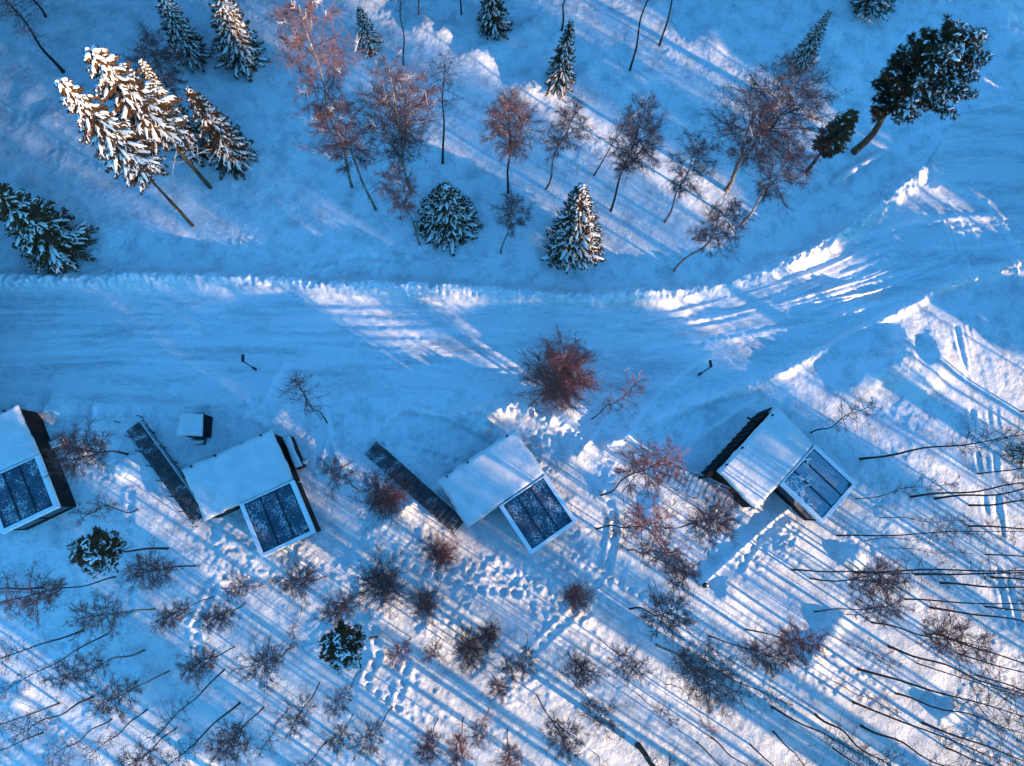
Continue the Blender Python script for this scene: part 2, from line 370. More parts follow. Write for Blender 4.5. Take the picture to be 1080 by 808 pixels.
def ground_height(x, y, px=None, py=None):
    base = (fbm(x, y, 14.0, 3, 3) - 0.5) * 0.7 + (fbm(x, y, 3.5, 9, 3) - 0.5) * 0.26
    inroad = inpoly(x, y, ROAD)
    dr, _ = pdist(x, y, np.vstack([ROAD, ROAD[:1]]))
    roadm = np.where(inroad, sstep(0, 1.0, dr), 0.0)
    z = base * (1 - 0.9 * roadm)
    flat = np.zeros(x.shape)
    for poly in FLAT:
        P = GP(poly); i = inpoly(x, y, P); d, _ = pdist(x, y, np.vstack([P, P[:1]]))
        flat = np.maximum(flat, np.where(i, sstep(0, 0.35, d), 0))
    z = z * (1 - 0.8 * flat) - 0.16 * flat
    # gentle road ripple and plough scrape lines
    z += roadm * ((fbm(x * 0.25, y * 1.5, 1.2, 17, 3) - 0.5) * 0.10 + (vnoise(x, y, 0.35, 19) - 0.5) * 0.03 - 0.10)
    lump = vnoise(x, y, 0.44, 23) * 0.55 + vnoise(x, y, 0.25, 24) * 0.45
    lump = np.clip((lump - 0.32) * 2.0, 0, 1)
    rough = np.full(x.shape, 0.03)
    for cx, cy, rx, ry, a in ROUGH:
        c = G(cx, cy); k = FPX / H
        q = ((x - c[0]) / (rx / k)) ** 2 + ((y - c[1]) / (ry / k)) ** 2
        rough = np.maximum(rough, 0.52 * (a if min(rx, ry) < 62 else 0.62 * a) * sstep(1.35, 0.5, q))
    z += lump * rough * (0.25 + 1.1 * sstep(0.25, 0.75, fbm(x, y, 2.6, 61, 2))) * (1 - roadm) * (1 - 0.7 * flat)
    chunk = 0.55 + 0.9 * np.clip(vnoise(x, y, 0.55, 31) * 0.6 + vnoise(x, y, 0.26, 32) * 0.55 - 0.1, 0, 1.2)
    lng = 0.6 + 0.8 * vnoise(x, y, 3.0, 35)
    d, s = pdist(x, y, BANK)
    fresh_lit = 0.95 * np.exp(-(d / 0.62) ** 2) * np.clip(chunk, 0.5, 1)  # bank paled: cleaner snow, and sunlight on its face put into the colour
    z += 0.85 * np.exp(-(d / 0.62) ** 2) * (chunk + 0.25 * (vnoise(x, y, 0.17, 88) - 0.5)) * lng
    z -= 0.22 * np.exp(-((d - 2.6) / 1.4) ** 2) * (~inroad)
    d, s = pdist(x, y, BANK2)
    z += 0.42 * np.exp(-(d / 0.40) ** 2) * chunk * lng
    fresh_lit = np.maximum(fresh_lit, 0.9 * np.exp(-(d / 0.40) ** 2) * np.clip(chunk, 0.4, 1))
    for pts, hh, w, ch in RIDGES:
        if hh == 0: continue
        d, s = pdist(x, y, GP(pts))
        z += hh * np.exp(-(d / w) ** 2) * (chunk * lng if ch else 1.0)
        fresh_lit = np.maximum(fresh_lit, 0.85 * np.exp(-(d / w) ** 2) * np.clip(chunk, 0.3, 1))
    for pts, dep in TRACKS:
        d, s = pdist(x, y, GP(pts))
        wv = sstep(0.25, 0.7, vnoise(x, y, 1.7, 71)) * 0.9 + 0.1
        z += wv * dep * (-0.7 * np.exp(-(d / 0.15) ** 2) + 0.45 * np.exp(-((d - 0.36) / 0.15) ** 2) * chunk)
        fresh_lit = np.maximum(fresh_lit, wv * 0.6 * np.exp(-((d - 0.38) / 0.16) ** 2))
    for pts in TRAILS:
        d, s = pdist(x, y, GP(pts))
        pit = np.exp(-(d / 0.22) ** 2) * np.clip(np.sin(s * 7.5) * 0.8 + 0.3, 0, 1)
        z += -0.16 * pit + 0.05 * np.exp(-((d - 0.4) / 0.2) ** 2)
    for cx, cy, r, hh in MOUNDS:
        c = G(cx, cy)
        ex, ey = x - c[0], y - c[1]
        ang = np.arctan2(ey, ex)
        q = np.hypot(ex, ey) / (r * (1 + 0.18 * np.sin(2 * ang + cx) + 0.12 * np.sin(3 * ang + cy)))
        z += hh * np.exp(-q ** 2.6) * (0.85 + 0.3 * chunk * 0.5)
    fresh_lit = np.maximum(fresh_lit, 0.5 * lump * np.clip(rough * 7, 0, 1) * (1 - roadm))
    # loose snow left in thin arcs by the plough on the bend
    return z, inroad, np.clip(fresh_lit, 0, 1)

def axis(lo, hi, step, far):
    a = list(np.arange(lo, hi + step, step))
    st = step
    while a[-1] < far: st *= 1.22; a.append(a[-1] + st)
    st = step
    while a[0] > -far: st *= 1.22; a.insert(0, a[0] - st)
    return np.array(a)
gx = axis(-47, 49, 0.08, 900.0); gy = axis(-22, 47, 0.08, 900.0)
X, Y = np.meshgrid(gx, gy)
Z, INR, FRESH_LIT = ground_height(X.ravel(), Y.ravel())
far = np.maximum(np.abs(X.ravel()) - 60, np.abs(Y.ravel()) - 60)
Z *= 1 - sstep(0, 60, far)
nx, ny = len(gx), len(gy)
V = np.stack([X.ravel(), Y.ravel(), Z], 1)
ii = (np.arange(ny - 1)[:, None] * nx + np.arange(nx - 1)[None, :]).ravel()
Q = np.stack([ii, ii + 1, ii + nx + 1, ii + nx], 1)
isroad = INR[Q].sum(1) >= 2
def sheet(name, quads, m):
    idx, inv = np.unique(quads.ravel(), return_inverse=True)
    vv = V[idx]; n = len(quads)
    me = bpy.data.meshes.new(name)
    me.vertices.add(len(vv)); me.vertices.foreach_set('co', vv.ravel().astype(np.float32))
    me.loops.add(4 * n); me.loops.foreach_set('vertex_index', inv.astype(np.int32))
    me.polygons.add(n); me.polygons.foreach_set('loop_start', np.arange(0, 4 * n, 4, dtype=np.int32))
    me.polygons.foreach_set('use_smooth', np.ones(n, bool))
    at = me.attributes.new('fresh_lit', 'FLOAT', 'POINT'); at.data.foreach_set('value', FRESH_LIT[idx].astype(np.float32))
    me.materials.append(m); me.update(calc_edges=True); me.validate()
    o = link_mesh(name, me); tag(o, kind='structure')
    return o
g = sheet('snow_ground', Q[~isroad], M_SNOW)
g['label'] = 'snow covered ground with drifts, footprints and lumps'
rd = sheet('road', Q[isroad], M_ROAD)
rd['label'] = 'ploughed snowy road running between the trees and the cabins'
def gz(x, y):
    i = int(np.clip(np.searchsorted(gx, x), 1, nx - 1)); j = int(np.clip(np.searchsorted(gy, y), 1, ny - 1))
    return float(Z[j * nx + i])
# ---------------------------------------------------------------- tree table
# kind, base px, base py, tip px, tip py, crown radius px, forced height or 0, group, label
NB = 'bare birches north of the snowy road'
SNS = 'snow laden spruces north of the road'
CB = 'bare birches around the cabins'
RG = 'slender bare trees in the right hand grove'
LG = 'bare birches in the lower left grove'
CG = 'bare birches below the middle cabins'
TREES = [
# ---- spruces and pine
('spruce', 66,262, -22,188, 42, 0, SNS, 'broad snowy spruce cut by the left edge just above the road bank'),
('spruce_bare', 203,238, 60,82, 35, 0, SNS, 'long thin spruce with brown bare lower trunk, lowest foot of the big spruce clump'),
('spruce_bare', 222,198, 92,50, 43, 0, SNS, 'tallest widest snowy spruce at the heart of the upper left clump'),
('spruce', 205,160, 147,62, 26, 0, SNS, 'spruce with sunlit brown top tucked behind the biggest spruce of the clump'),
('spruce', 248,168, 197,92, 31, 0, SNS, 'medium frosty spruce standing alone to the right of the spruce clump'),
('spruce', 203,62, 162,-22, 25, 0, SNS, 'dark narrow spruce with little snow at the upper edge, base pointing down'),
('spruce', 256,64, 226,-22, 33, 0, SNS, 'wide white spruce at the upper edge beside a darker narrow one'),
('spruce', 392,52, 378,6, 16, 0, SNS, 'small slim snowy spruce between the tall birches near the upper edge'),
('spruce', 588,92, 603,20, 21, 0, SNS, 'pointed snowy spruce with a bare trunk rising behind its tip'),
('spruce', 521,31, 517,-22, 23, 0, SNS, 'dark spruce whose lower skirt alone shows at the middle of the upper edge'),
('spruce', 472,238, 470,196, 38, 6.5, SNS, 'round spruce with snow radiating like a star beside the road bank'),
('spruce', 604,268, 614,194, 37, 9, SNS, 'bushy spruce nearest the road, snowy on its sunny side'),
('spruce', 842,70, 876,10, 17, 0, SNS, 'narrow leaning spruce with a snow streaked side above the big forked birch'),
('spruce', 918,8, 940,-40, 27, 0, SNS, 'dark spruce skirt cut by the upper edge left of the great pine'),
('spruce', 1069,481, 1104,470, 11, 5, SNS, 'small dark evergreen cut by the right edge beyond the snowmobile track'),
('spruce_thin', 848,183, 902,118, 20, 0, SNS, 'half bare thin spruce with a dark tufted top left of the great pine'),
('pine', 900,160, 1016,44, 66, 0, None, 'great dark pine with thick bare trunk and snow clinging to its sunny side'),
('snowpine', 176,579, 88,582, 21, 0, None, 'small snow topped conifer on a long thin trunk below the leftmost cabin'),
('snowpine', 399,672, 353,683, 21, 0, None, 'round snow crusted conifer standing among birches below the shed cabin'),
# ---- birches north of the road
('slender', 66,75, -4,-12, 30, 0, NB, 'dark bare tree with bare straight trunk in the upper left corner'),
('slender', 48,18, 14,-40, 22, 0, NB, 'thin trunk cut by the upper edge beside the corner tree'),
('birch', 190,112, 158,50, 34, 0, NB, 'purplish bare birch half hidden behind the big spruce clump'),
('birch', 372,197, 315,5, 36, 0, NB, 'tallest birch north of the road, pale sunlit trunk topped at the upper edge'),
('birch', 396,221, 348,112, 34, 0, NB, 'birch with bent pale trunk rooted just below the tallest birch'),
('forked', 432,203, 410,72, 36, 0, NB, 'wide birch with sunlit trunk forking in two near its middle'),
('slender', 467,172, 469,58, 24, 0, NB, 'slim upright dark birch above the star shaped spruce'),
('birch', 443,258, 413,180, 22, 0, NB, 'small reddish birch left of the star shaped spruce'),
('slender', 426,69, 421,-40, 16, 0, NB, 'crooked dark stem by the small slim spruce at the upper edge'),
('slender', 442,18, 436,-60, 16, 0, NB, 'short pale trunk cut by the upper edge beside a lit snow mound'),
('slender', 487,17, 484,-60, 16, 0, NB, 'dark trunk foot cut by the upper edge left of the middle spruce skirt'),
('birch', 535,204, 539,104, 29, 0, NB, 'reddish round crowned birch right of the star shaped spruce'),
('birch', 575,200, 606,112, 25, 0, NB, 'reddish birch with a leaning trunk directly above the bushy roadside spruce'),
('birch', 644,222, 681,114, 29, 0, NB, 'birch with full purple crown right of the bushy roadside spruce'),
('slender', 626,186, 664,122, 14, 0, NB, 'thin stem rising behind the bushy roadside spruce into a purple crown'),
('birch', 528,267, 545,214, 19, 0, NB, 'short red crowned birch nearest the road bank between two round spruces'),
('slender', 664,75, 700,-70, 22, 0, NB, 'long pale bare trunk at the upper edge, left of a matching pair'),
('slender', 696,47, 728,-70, 22, 0, NB, 'shorter dark bare trunk at the upper edge, right of a matching pair'),
('slender', 592,32, 604,-50, 20, 0, NB, 'bare trunk standing straight up from the tip of the pointed spruce'),
('birch', 701,235, 736,152, 25, 0, NB, 'light branched birch with a thin crown left of the big forked birch'),
('forked', 765,200, 842,80, 50, 0, NB, 'big spreading birch with thick dark trunk leaning towards the great pine'),
('birch', 712,285, 778,222, 27, 0, NB, 'lowest leaning birch with a purple crown close to the right bend of the bank'),
('birch', 782,237, 838,158, 28, 0, NB, 'pale twiggy birch between the big forked birch and the road bank'),
# ---- around the cabins
('redbush', 585,424, 597,350, 33, 7, CB, 'wide rusty red birch alone at the road edge above the middle cabin'),
('sapling', 345,447, 310,400, 17, 0, CB, 'thin dark sapling at the road edge above the shed cabin'),
('sapling', 324,428, 312,396, 12, 0, CB, 'smallest twiggy sapling beside another at the road edge'),
('sapling', 624,442, 678,400, 17, 0, CB, 'thin leaning sapling right of the rusty red roadside birch'),
('birch', 378,516, 346,492, 22, 8, CB, 'red tinged birch between the shed cabin and the next ramp'),
('bush', 410,535, 402,515, 23, 6, CB, 'sunlit yellowish birch seen from straight above beside the middle ramp'),
('bush', 466,584, 463,581, 17, 4, CB, 'little starburst birch just below the middle ramp'),
('birch', 633,523, 702,482, 32, 0, CB, 'birch with dark bent trunk crossing the right hand ramp'),
('birch', 629,558, 694,551, 32, 0, CB, 'birch with wide grey crown right of the middle glass roof'),
('birch', 701,558, 768,544, 28, 0, CB, 'birch leaning toward the right ramp end beneath the frosted cabin'),
('birch', 662,580, 712,585, 26, 0, CB, 'birch in a tangle of crowns below the right hand ramp'),
('birch', 690,588, 728,606, 20, 0, CB, 'small birch with curved dark stem at the lower end of the tangle'),
('sapling', 856,457, 924,424, 18, 0, CB, 'lone curved sapling behind the roof of the frosted cabin'),
('birch', 137,480, 68,470, 30, 0, CB, 'birch with dark trunk and fine twigs against the wall of the leftmost cabin'),
('sapling', 146,537, 78,540, 16, 0, CB, 'thin crooked stem at the lower corner of the leftmost cabin'),
('sapling', 678,502, 650,460, 9, 0, CB, 'thin frosted bare pole leaning over the start of the right ramp'),
# ---- right hand grove (from the top down)
('slender', 907,484, 1100,456, 32, 0, RG, 'highest long thin tree right of the frosted cabin, reaching the right edge'),
('sapling', 902,526, 1012,508, 18, 0, RG, 'thin arched tree rooted at the corner of the frosted glass roof'),
('slender', 960,524, 1150,504, 30, 0, RG, 'long straight tree beginning just above a twin trunk with a knobbed foot'),
('slender', 985,526, 1165,509, 30, 0, RG, 'long tree with a dark knobbed foot below its straight twin'),
('slender', 1022,533, 1170,525, 26, 0, RG, 'short visible trunk below the knobbed tree, crossing the snowmobile track'),
('sapling', 928,546, 1024,550, 16, 0, RG, 'thin wavy stem whose fork droops before the snowmobile track'),
('slender', 884,565, 1090,560, 22, 0, RG, 'very long thin stem starting below the frosted glass roof'),
('slender', 1021,555, 1170,560, 26, 0, RG, 'thick dark trunk with a bulging foot on the snowmobile track'),
('sapling', 913,570, 1032,563, 13, 0, RG, 'thin stem crossing over a lower stem to make a narrow cross'),
('sapling', 938,578, 1024,584, 13, 0, RG, 'thin low stem passing under another to make a narrow cross'),
('slender', 836,601, 1010,606, 24, 0, RG, 'long tree starting farthest from the right edge, below the frosted cabin'),
('slender', 903,604, 1180,598, 30, 0, RG, 'straight dark tree joining the end of the farthest starting trunk'),
('slender', 966,606, 1185,601, 28, 0, RG, 'dark trunk beginning midway under the straight dark tree'),
('birch', 856,610, 950,617, 30, 0, RG, 'tree with a dense dark twig crown just below the farthest starting trunk'),
('slender', 993,615, 1160,624, 28, 0, RG, 'trunk with a thick foot continuing from the dense dark crown'),
('slender', 1046,609, 1165,618, 24, 0, RG, 'short visible trunk near the right edge above two long ones'),
('birch', 860,645, 950,639, 26, 0, RG, 'tree with forked pale lit stem ending in a tangled crown'),
('sapling', 892,648, 966,642, 13, 0, RG, 'thin stem running close under the forked pale lit stem'),
('slender', 955,632, 1170,642, 22, 0, RG, 'thin long stem right of the tangled crown'),
('slender', 982,641, 1170,668, 28, 0, RG, 'double looking trunk sloping gently to the right edge'),
('slender', 1041,640, 1165,650, 20, 0, RG, 'thin upper stem close above the double looking trunk'),
('birch', 920,657, 1046,684, 34, 0, RG, 'tree with pale sunlit twigs and a stout mossy looking foot'),
('slender', 988,669, 1150,722, 26, 0, RG, 'curved trunk bending down under the pale sunlit twigs'),
('sapling', 872,668, 950,704, 16, 0, RG, 'thin wavy stem that ends in a drooping fork at mid grove'),
('slender', 938,682, 1100,740, 30, 0, RG, 'long sagging trunk through the centre of the grove'),
('slender', 906,706, 1110,764, 32, 0, RG, 'heavy dark trunk sloping to the lower part of the right edge'),
('slender', 946,732, 1110,782, 24, 0, RG, 'thin stem starting beside a bright snow lump'),
('slender', 901,741, 1070,808, 28, 0, RG, 'bowed trunk starting above the lowest row of the grove'),
('sapling', 880,720, 950,752, 15, 0, RG, 'thin faint stem meeting the start of the bowed trunk'),
('slender', 974,763, 1140,825, 28, 0, RG, 'stout dark trunk nearest the lower right corner'),
('slender', 861,754, 955,820, 28, 0, RG, 'dark curving trunk with twigs dropping to the lower edge'),
('slender', 910,766, 1050,832, 28, 0, RG, 'lowest long dark trunk sloping out at the lower right'),
('birch', 787,664, 862,682, 28, 0, RG, 'tree with an isolated star of dark twigs left of the grove'),
('birch', 747,671, 832,698, 26, 0, RG, 'tree with reddish crown between the star of twigs and a long forked tree'),
('forked', 692,679, 780,732, 34, 0, RG, 'forked tree with yellowish lit limbs and a long trailing stem'),
('slender', 745,703, 836,745, 18, 0, RG, 'long thin limb like stem trailing right of the yellowish fork'),
('slender', 815,746, 915,800, 26, 0, RG, 'straight thin trunk sloping down between two twiggy crowns'),
# ---- below the middle cabins
('birch', 664,642, 718,650, 37, 0, CG, 'largest dark round crown below the right hand ramp'),
('bush', 602,624, 614,634, 21, 6, CG, 'small round twiggy birch left of the largest dark crown'),
('birch', 632,674, 676,708, 23, 0, CG, 'birch with a dense brown crown and two parallel stems'),
('sapling', 642,694, 668,716, 10, 0, CG, 'second thinner stem parallel below the dense brown crown'),
('sapling', 702,722, 745,730, 12, 0, CG, 'thin wavy twig sapling inside the long forked tree crowns'),
('sapling', 671,731, 716,766, 15, 0, CG, 'thin stem along a lit snow streak below the brown crown'),
('sapling', 733,752, 752,772, 11, 0, CG, 'short sapling standing at a striped bright snow patch'),
('birch', 604,717, 640,764, 24, 0, CG, 'birch with a fine grey crown in a wide blue shadow'),
('sapling', 640,752, 656,780, 10, 0, CG, 'short thin stem next to the fine grey crown'),
('birch', 566,732, 602,798, 24, 0, CG, 'long stemmed birch ending in yellowish twigs by the lower edge'),
('sapling', 624,792, 650,825, 12, 0, CG, 'thin stem cut by the lower edge right of yellowish twigs'),
('birch', 598,688, 620,712, 24, 0, CG, 'light twiggy birch above the wide blue shadow'),
('birch', 556,668, 554,706, 17, 0, CG, 'upright small birch left of the light twiggy birch'),
('thick', 672,786, 742,870, 36, 0, CG, 'thickest grey trunk at the lower edge with twigs above it'),
('slender', 735,783, 790,835, 16, 0, CG, 'thin trunk right of the thickest grey trunk at the lower edge'),
('slender', 750,778, 822,838, 18, 0, CG, 'dark trunk with a pale twig at its foot by the lower edge'),
('slender', 792,786, 850,840, 18, 0, CG, 'trunk cut by the lower edge amid fine pale twigs'),
('slender', 816,772, 870,830, 18, 0, CG, 'last thin trunk before the grove at the lower edge'),
# ---- lower left grove
('slender', 46,620, -40,620, 24, 0, LG, 'straight dark trunk cut by the left edge below the leftmost cabin'),
('birch', 122,609, -5,636, 28, 0, LG, 'pale sunlit trunk running to the left edge under a red crown'),
('birch', 205,597, 142,601, 28, 0, LG, 'red crowned birch with orange lit foot beneath the small conifer'),
('birch', 163,642, 82,652, 30, 0, LG, 'wide reddish twiggy birch under the pale sunlit trunk'),
('birch', 224,630, 168,652, 18, 0, LG, 'dark tuft of twigs on a thin stem right of the wide reddish birch'),
('sapling', 204,646, 160,664, 11, 0, LG, 'thin pale stem running below the dark tuft of twigs'),
('slender', 88,665, -22,702, 22, 0, LG, 'long stem sloping to the left edge, upper of a pair'),
('slender', 115,667, -12,738, 18, 0, LG, 'bowed faint stem sloping to the left edge, lower of a pair'),
('birch', 152,686, 58,716, 31, 0, LG, 'birch with frosty pale trunk and pinkish crown'),
('birch', 178,708, 104,744, 28, 0, LG, 'birch with pink fanned crown below the frosty pale trunk'),
('birch', 257,637, 216,658, 21, 0, LG, 'birch with brownish crown beside a footprint trail'),
('birch', 247,683, 195,706, 22, 0, LG, 'grey twiggy birch left of the large pink crown'),
('slender', 236,707, 160,780, 20, 0, LG, 'long bare bent stem below the grey twiggy birch'),
('birch', 310,683, 270,704, 33, 0, LG, 'large pink crowned birch with a short stout stem'),
('slender', 252,742, 168,815, 24, 0, LG, 'bent trunk with a snowy foot sloping to the lower edge'),
('birch', 278,746, 226,796, 25, 0, LG, 'birch with a reddish fork near the lower edge'),
('slender', 118,758, 48,802, 18, 0, LG, 'thin dark trunk in the lower left corner, middle of three'),
('slender', 155,748, 90,802, 18, 0, LG, 'thin trunk with a snowy foot in the lower left corner'),
('birch', 186,768, 128,815, 24, 0, LG, 'twiggy birch with bent stem at the lower edge left'),
('slender', 98,735, 12,778, 24, 0, LG, 'long stem running past the pink fanned crown to the corner'),
('slender', 62,742, -22,772, 20, 0, LG, 'pale stem cut by the left edge above the corner'),
('slender', 45,773, -22,800, 16, 0, LG, 'last short stem nearest the lower left corner'),
('sapling', 92,788, 50,816, 11, 0, LG, 'short thin stem between the corner trunks at the lower edge'),
('sapling', 166,784, 138,812, 11, 0, LG, 'short leaning stem beside the twiggy birch at the lower edge'),
('birch', 277,617, 243,621, 22, 0, LG, 'reddish starburst crown below the shed cabin glass roof'),
('birch', 344,609, 300,612, 26, 0, LG, 'sunlit brown crowned birch just below the shed cabin'),
('birch', 376,627, 348,650, 24, 0, LG, 'birch whose brown crown touches the round conifer'),
('bush', 404,624, 402,612, 33, 9, CG, 'largest starburst crown seen from above, left of the middle glass roof'),
('bush', 447,640, 448,635, 22, 7, CG, 'round grey starburst right of the largest one'),
('birch', 434,672, 415,694, 19, 7, CG, 'small fanned birch right of the round conifer'),
('birch', 465,672, 453,694, 17, 6, CG, 'small forked birch between two fanned crowns'),
('bush', 497,678, 495,690, 27, 8, CG, 'dense dark starburst at the middle of the lower grove'),
('bush', 514,668, 518,670, 14, 7, CG, 'small crown overlapping the dense dark starburst'),
('birch', 531,690, 540,710, 20, 8, CG, 'grey crowned birch right of the dense dark starburst'),
('birch', 519,710, 528,734, 15, 7, CG, 'slight birch tucked under the grey crowned one'),
('birch', 337,720, 308,768, 22, 0, CG, 'birch with dark stout stem and pink tip near the lower edge'),
('birch', 381,707, 350,752, 17, 0, CG, 'straight thin stem birch below the round conifer'),
('sapling', 303,747, 272,800, 15, 0, CG, 'faint thin stem left of the pink tipped birch'),
('birch', 373,753, 352,786, 19, 0, CG, 'birch with a snow flecked foot near the lower edge'),
('birch', 415,745, 380,792, 22, 0, CG, 'birch with a straight dark stem along a bright streak'),
('birch', 463,757, 446,796, 19, 0, CG, 'leaning birch below the striped bright snow'),
('birch', 489,757, 478,806, 19, 0, CG, 'crooked birch at the lower edge left of centre'),
('birch', 516,746, 502,782, 19, 0, CG, 'twiggy birch above the crooked one at the lower edge'),
('birch', 535,769, 537,815, 19, 0, CG, 'upright birch at the lower edge just left of the yellowish twigs'),
('slender', 344,782, 318,815, 15, 0, CG, 'bare stem at the lower edge below the pink tipped birch'),
('sapling', 404,802, 398,822, 12, 0, CG, 'short stub of a tree cut by the lower edge'),
('sapling', 318,640, 306,684, 11, 0, CG, 'faint thin sapling between the sunlit brown crown and the pink one'),
('slender', 1077,434, 1190,410, 20, 0, RG, 'dark trunk foot cut by the right edge above the evergreen'),
('slender', 1012,690, 1170,735, 20, 0, RG, 'thin trunk lying just below the curved trunk under pale sunlit twigs'),
('slender', 1030,712, 1180,760, 20, 0, RG, 'thin short trunk close to the right edge between two long sagging ones'),
('slender', 968,700, 1120,748, 16, 0, RG, 'slim trunk running parallel above the heavy dark sloping trunk'),
('slender', 1000,790, 1120,838, 20, 0, RG, 'thin trunk under the stout one in the lower right corner'),
('slender', 880,790, 960,845, 18, 0, RG, 'thin trunk foot near the lower edge beside the dark curving trunk'),
('slender', 1040,585, 1180,590, 18, 0, RG, 'thin trunk in the gap between the bulging foot and the straight dark tree'),
('slender', 1030,500, 1170,480, 18, 0, RG, 'thin trunk crossing the snowmobile track below the highest long tree'),
]
# ---------------------------------------------------------------- tree shapes
def unit(v):
    return v / (np.linalg.norm(v) + 1e-9)
def stem_curve(r, h, wig, n=14, z0=-0.7):
    t = np.linspace(0, 1, n)
    ph = r.uniform(0, 6.28, 6); f = r.uniform(1.2, 4.5, 6); a = r.uniform(0.3, 1, 6)
    env = np.sin(np.clip(t, 0, 1) * math.pi) ** 0.7
    x = sum(a[i] * np.sin(f[i] * t * 3.14 + ph[i]) for i in range(3)) * wig * env
    y = sum(a[i] * np.sin(f[i] * t * 3.14 + ph[i]) for i in range(3, 6)) * wig * env
    z = z0 + (h - z0) * t
    return np.stack([x, y, z], 1)
def along(path, t):
    n = len(path) - 1; k = min(int(t * n), n - 1); u = t * n - k
    return path[k] * (1 - u) + path[k + 1] * u

def bare_tree(seed, h=14.0, rad=1.7, t0=0.4, nb=46, r0=0.11, wig=0.18, forks=(), twigs=1.0, frost=0.06,
              barkm=None, twigm=None, low=False, peak=0.45, side_low=4):
    """trunk mesh and crown mesh of a leafless birch"""
    r = np.random.default_rng(seed)
    T = MB(); C = MB()
    stems = [(stem_curve(r, h, wig), 1.0)]
    for (ft, fl, fa) in forks:                       # (height share, length share, azimuth)
        base = along(stems[0][0], ft)
        L = h * fl
        d = np.array([math.cos(fa), math.sin(fa), 0.0])
        tt = np.linspace(0, 1, 9)[:, None]
        p = base + d * (rad * 0.55 * tt ** 0.7) + np.array([0, 0, 1.0]) * L * tt
        p[1:] += r.normal(0, 0.06, (8, 3)); stems.append((p, 0.72))
    for p, k in stems:
        n = len(p); q = np.linspace(0, 1, n)
        rr = r0 * k * (1 - 0.88 * q) ** 0.85 * (1 + 0.35 * np.exp(-q * 14))
        T.tube(p, np.maximum(rr, 0.018), 4 if low else 7, 0)
    for si, (p, k) in enumerate(stems):
        count = int(nb * (1 if si == 0 else 0.6))
        for i in range(count):
            tb = (t0 if si == 0 else 0.1)
            u = (i + r.uniform(0, 1)) / count
            t = tb + (0.985 - tb) * u ** 0.9
            base = along(p, t)
            az = i * 2.4 + r.uniform(-0.6, 0.6)
            prof = (u / peak) ** 0.6 if u < peak else ((1 - u) / (1 - peak)) ** 0.65
            L = rad * (0.30 + 0.85 * prof) * r.uniform(0.65, 1.15)
            el = r.uniform(0.5, 1.0)
            d = np.array([math.cos(az) * math.cos(el), math.sin(az) * math.cos(el), math.sin(el)])
            m = 4
            pts = [base]
            dd = d.copy()
            for s in range(m):
                dd = unit(dd + np.array([d[0] * 0.18, d[1] * 0.18, -0.10]) + r.normal(0, 0.13, 3))
                pts.append(pts[-1] + dd * L * 1.25 / m)
            pts = np.array(pts)
            br = 0.021 * (0.6 + 0.5 * L / rad)
            C.tube(pts, np.linspace(br, 0.006, m + 1), 3, 0)
            if low: ns = 9
            else: ns = int((8 + r.integers(0, 4)) * twigs)
            for j in range(ns):
                s0 = r.uniform(0.22, 1.0)
                b2 = along(pts, s0)
                d2 = unit(unit(pts[-1] - pts[0]) * 0.7 + r.normal(0, 0.55, 3) + np.array([0, 0, 0.1]))
                L2 = L * r.uniform(0.25, 0.55) * (1.15 - 0.4 * s0)
                q1 = b2 + d2 * L2 * 0.5 + r.normal(0, 0.03, 3)
                q2 = b2 + d2 * L2 + np.array([0, 0, -0.08 * L2]) + r.normal(0, 0.05, 3)
                mt = 1 if r.uniform() < frost else 0
                C.tube([b2, q1, q2], [0.0105, 0.0075, 0.0035] if not low else [0.03, 0.022, 0.01], 3, mt)
                if low: continue
                for kx in range(int((6 + r.integers(0, 4)) * twigs)):
                    s1 = r.uniform(0.2, 1.0)
                    b3 = b2 + (q2 - b2) * s1
                    d3 = unit(d2 * 0.6 + r.normal(0, 0.6, 3))
                    L3 = r.uniform(0.2, 0.5) * min(1.0, 0.4 + L2)
                    C.tube([b3, b3 + d3 * L3 + np.array([0, 0, -0.05])], [0.0062, 0.003], 3, mt)
    # a few dead twigs low on the trunk
    for i in range(side_low):
        t = r.uniform(0.2, t0 + 0.05); base = along(stems[0][0], t); az = r.uniform(0, 6.28)
        L = rad * r.uniform(0.25, 0.6)
        d = np.array([math.cos(az), math.sin(az), r.uniform(-0.1, 0.5)])
        pts = [base, base + d * L * 0.5 + r.normal(0, 0.05, 3), base + d * L + r.normal(0, 0.09, 3)]
        C.tube(pts, [0.016, 0.010, 0.005], 3, 1 if r.uniform() < frost * 4 else 0)
        for j in range(5 if not low else 0):
            b3 = along(np.array(pts), r.uniform(0.3, 1)); d3 = unit(d + r.normal(0, 0.6, 3))
            C.tube([b3, b3 + d3 * L * 0.35], [0.007, 0.003], 3, 0)
    return T, C

def spray(C, b, d, L, w, r):
    """one flat diamond of needles"""
    side = unit(np.cross(d, np.array([0, 0, 1.0]) + r.normal(0, 0.45, 3)))
    tip = b + d * L
    mid = b + d * L * 0.45
    C.add([b, mid + side * w, tip, mid - side * w], [(0, 1, 2, 3)], 0)

def finger(S, pts, radii, sides, r):
    S.tube(pts, radii, sides, 0, True)

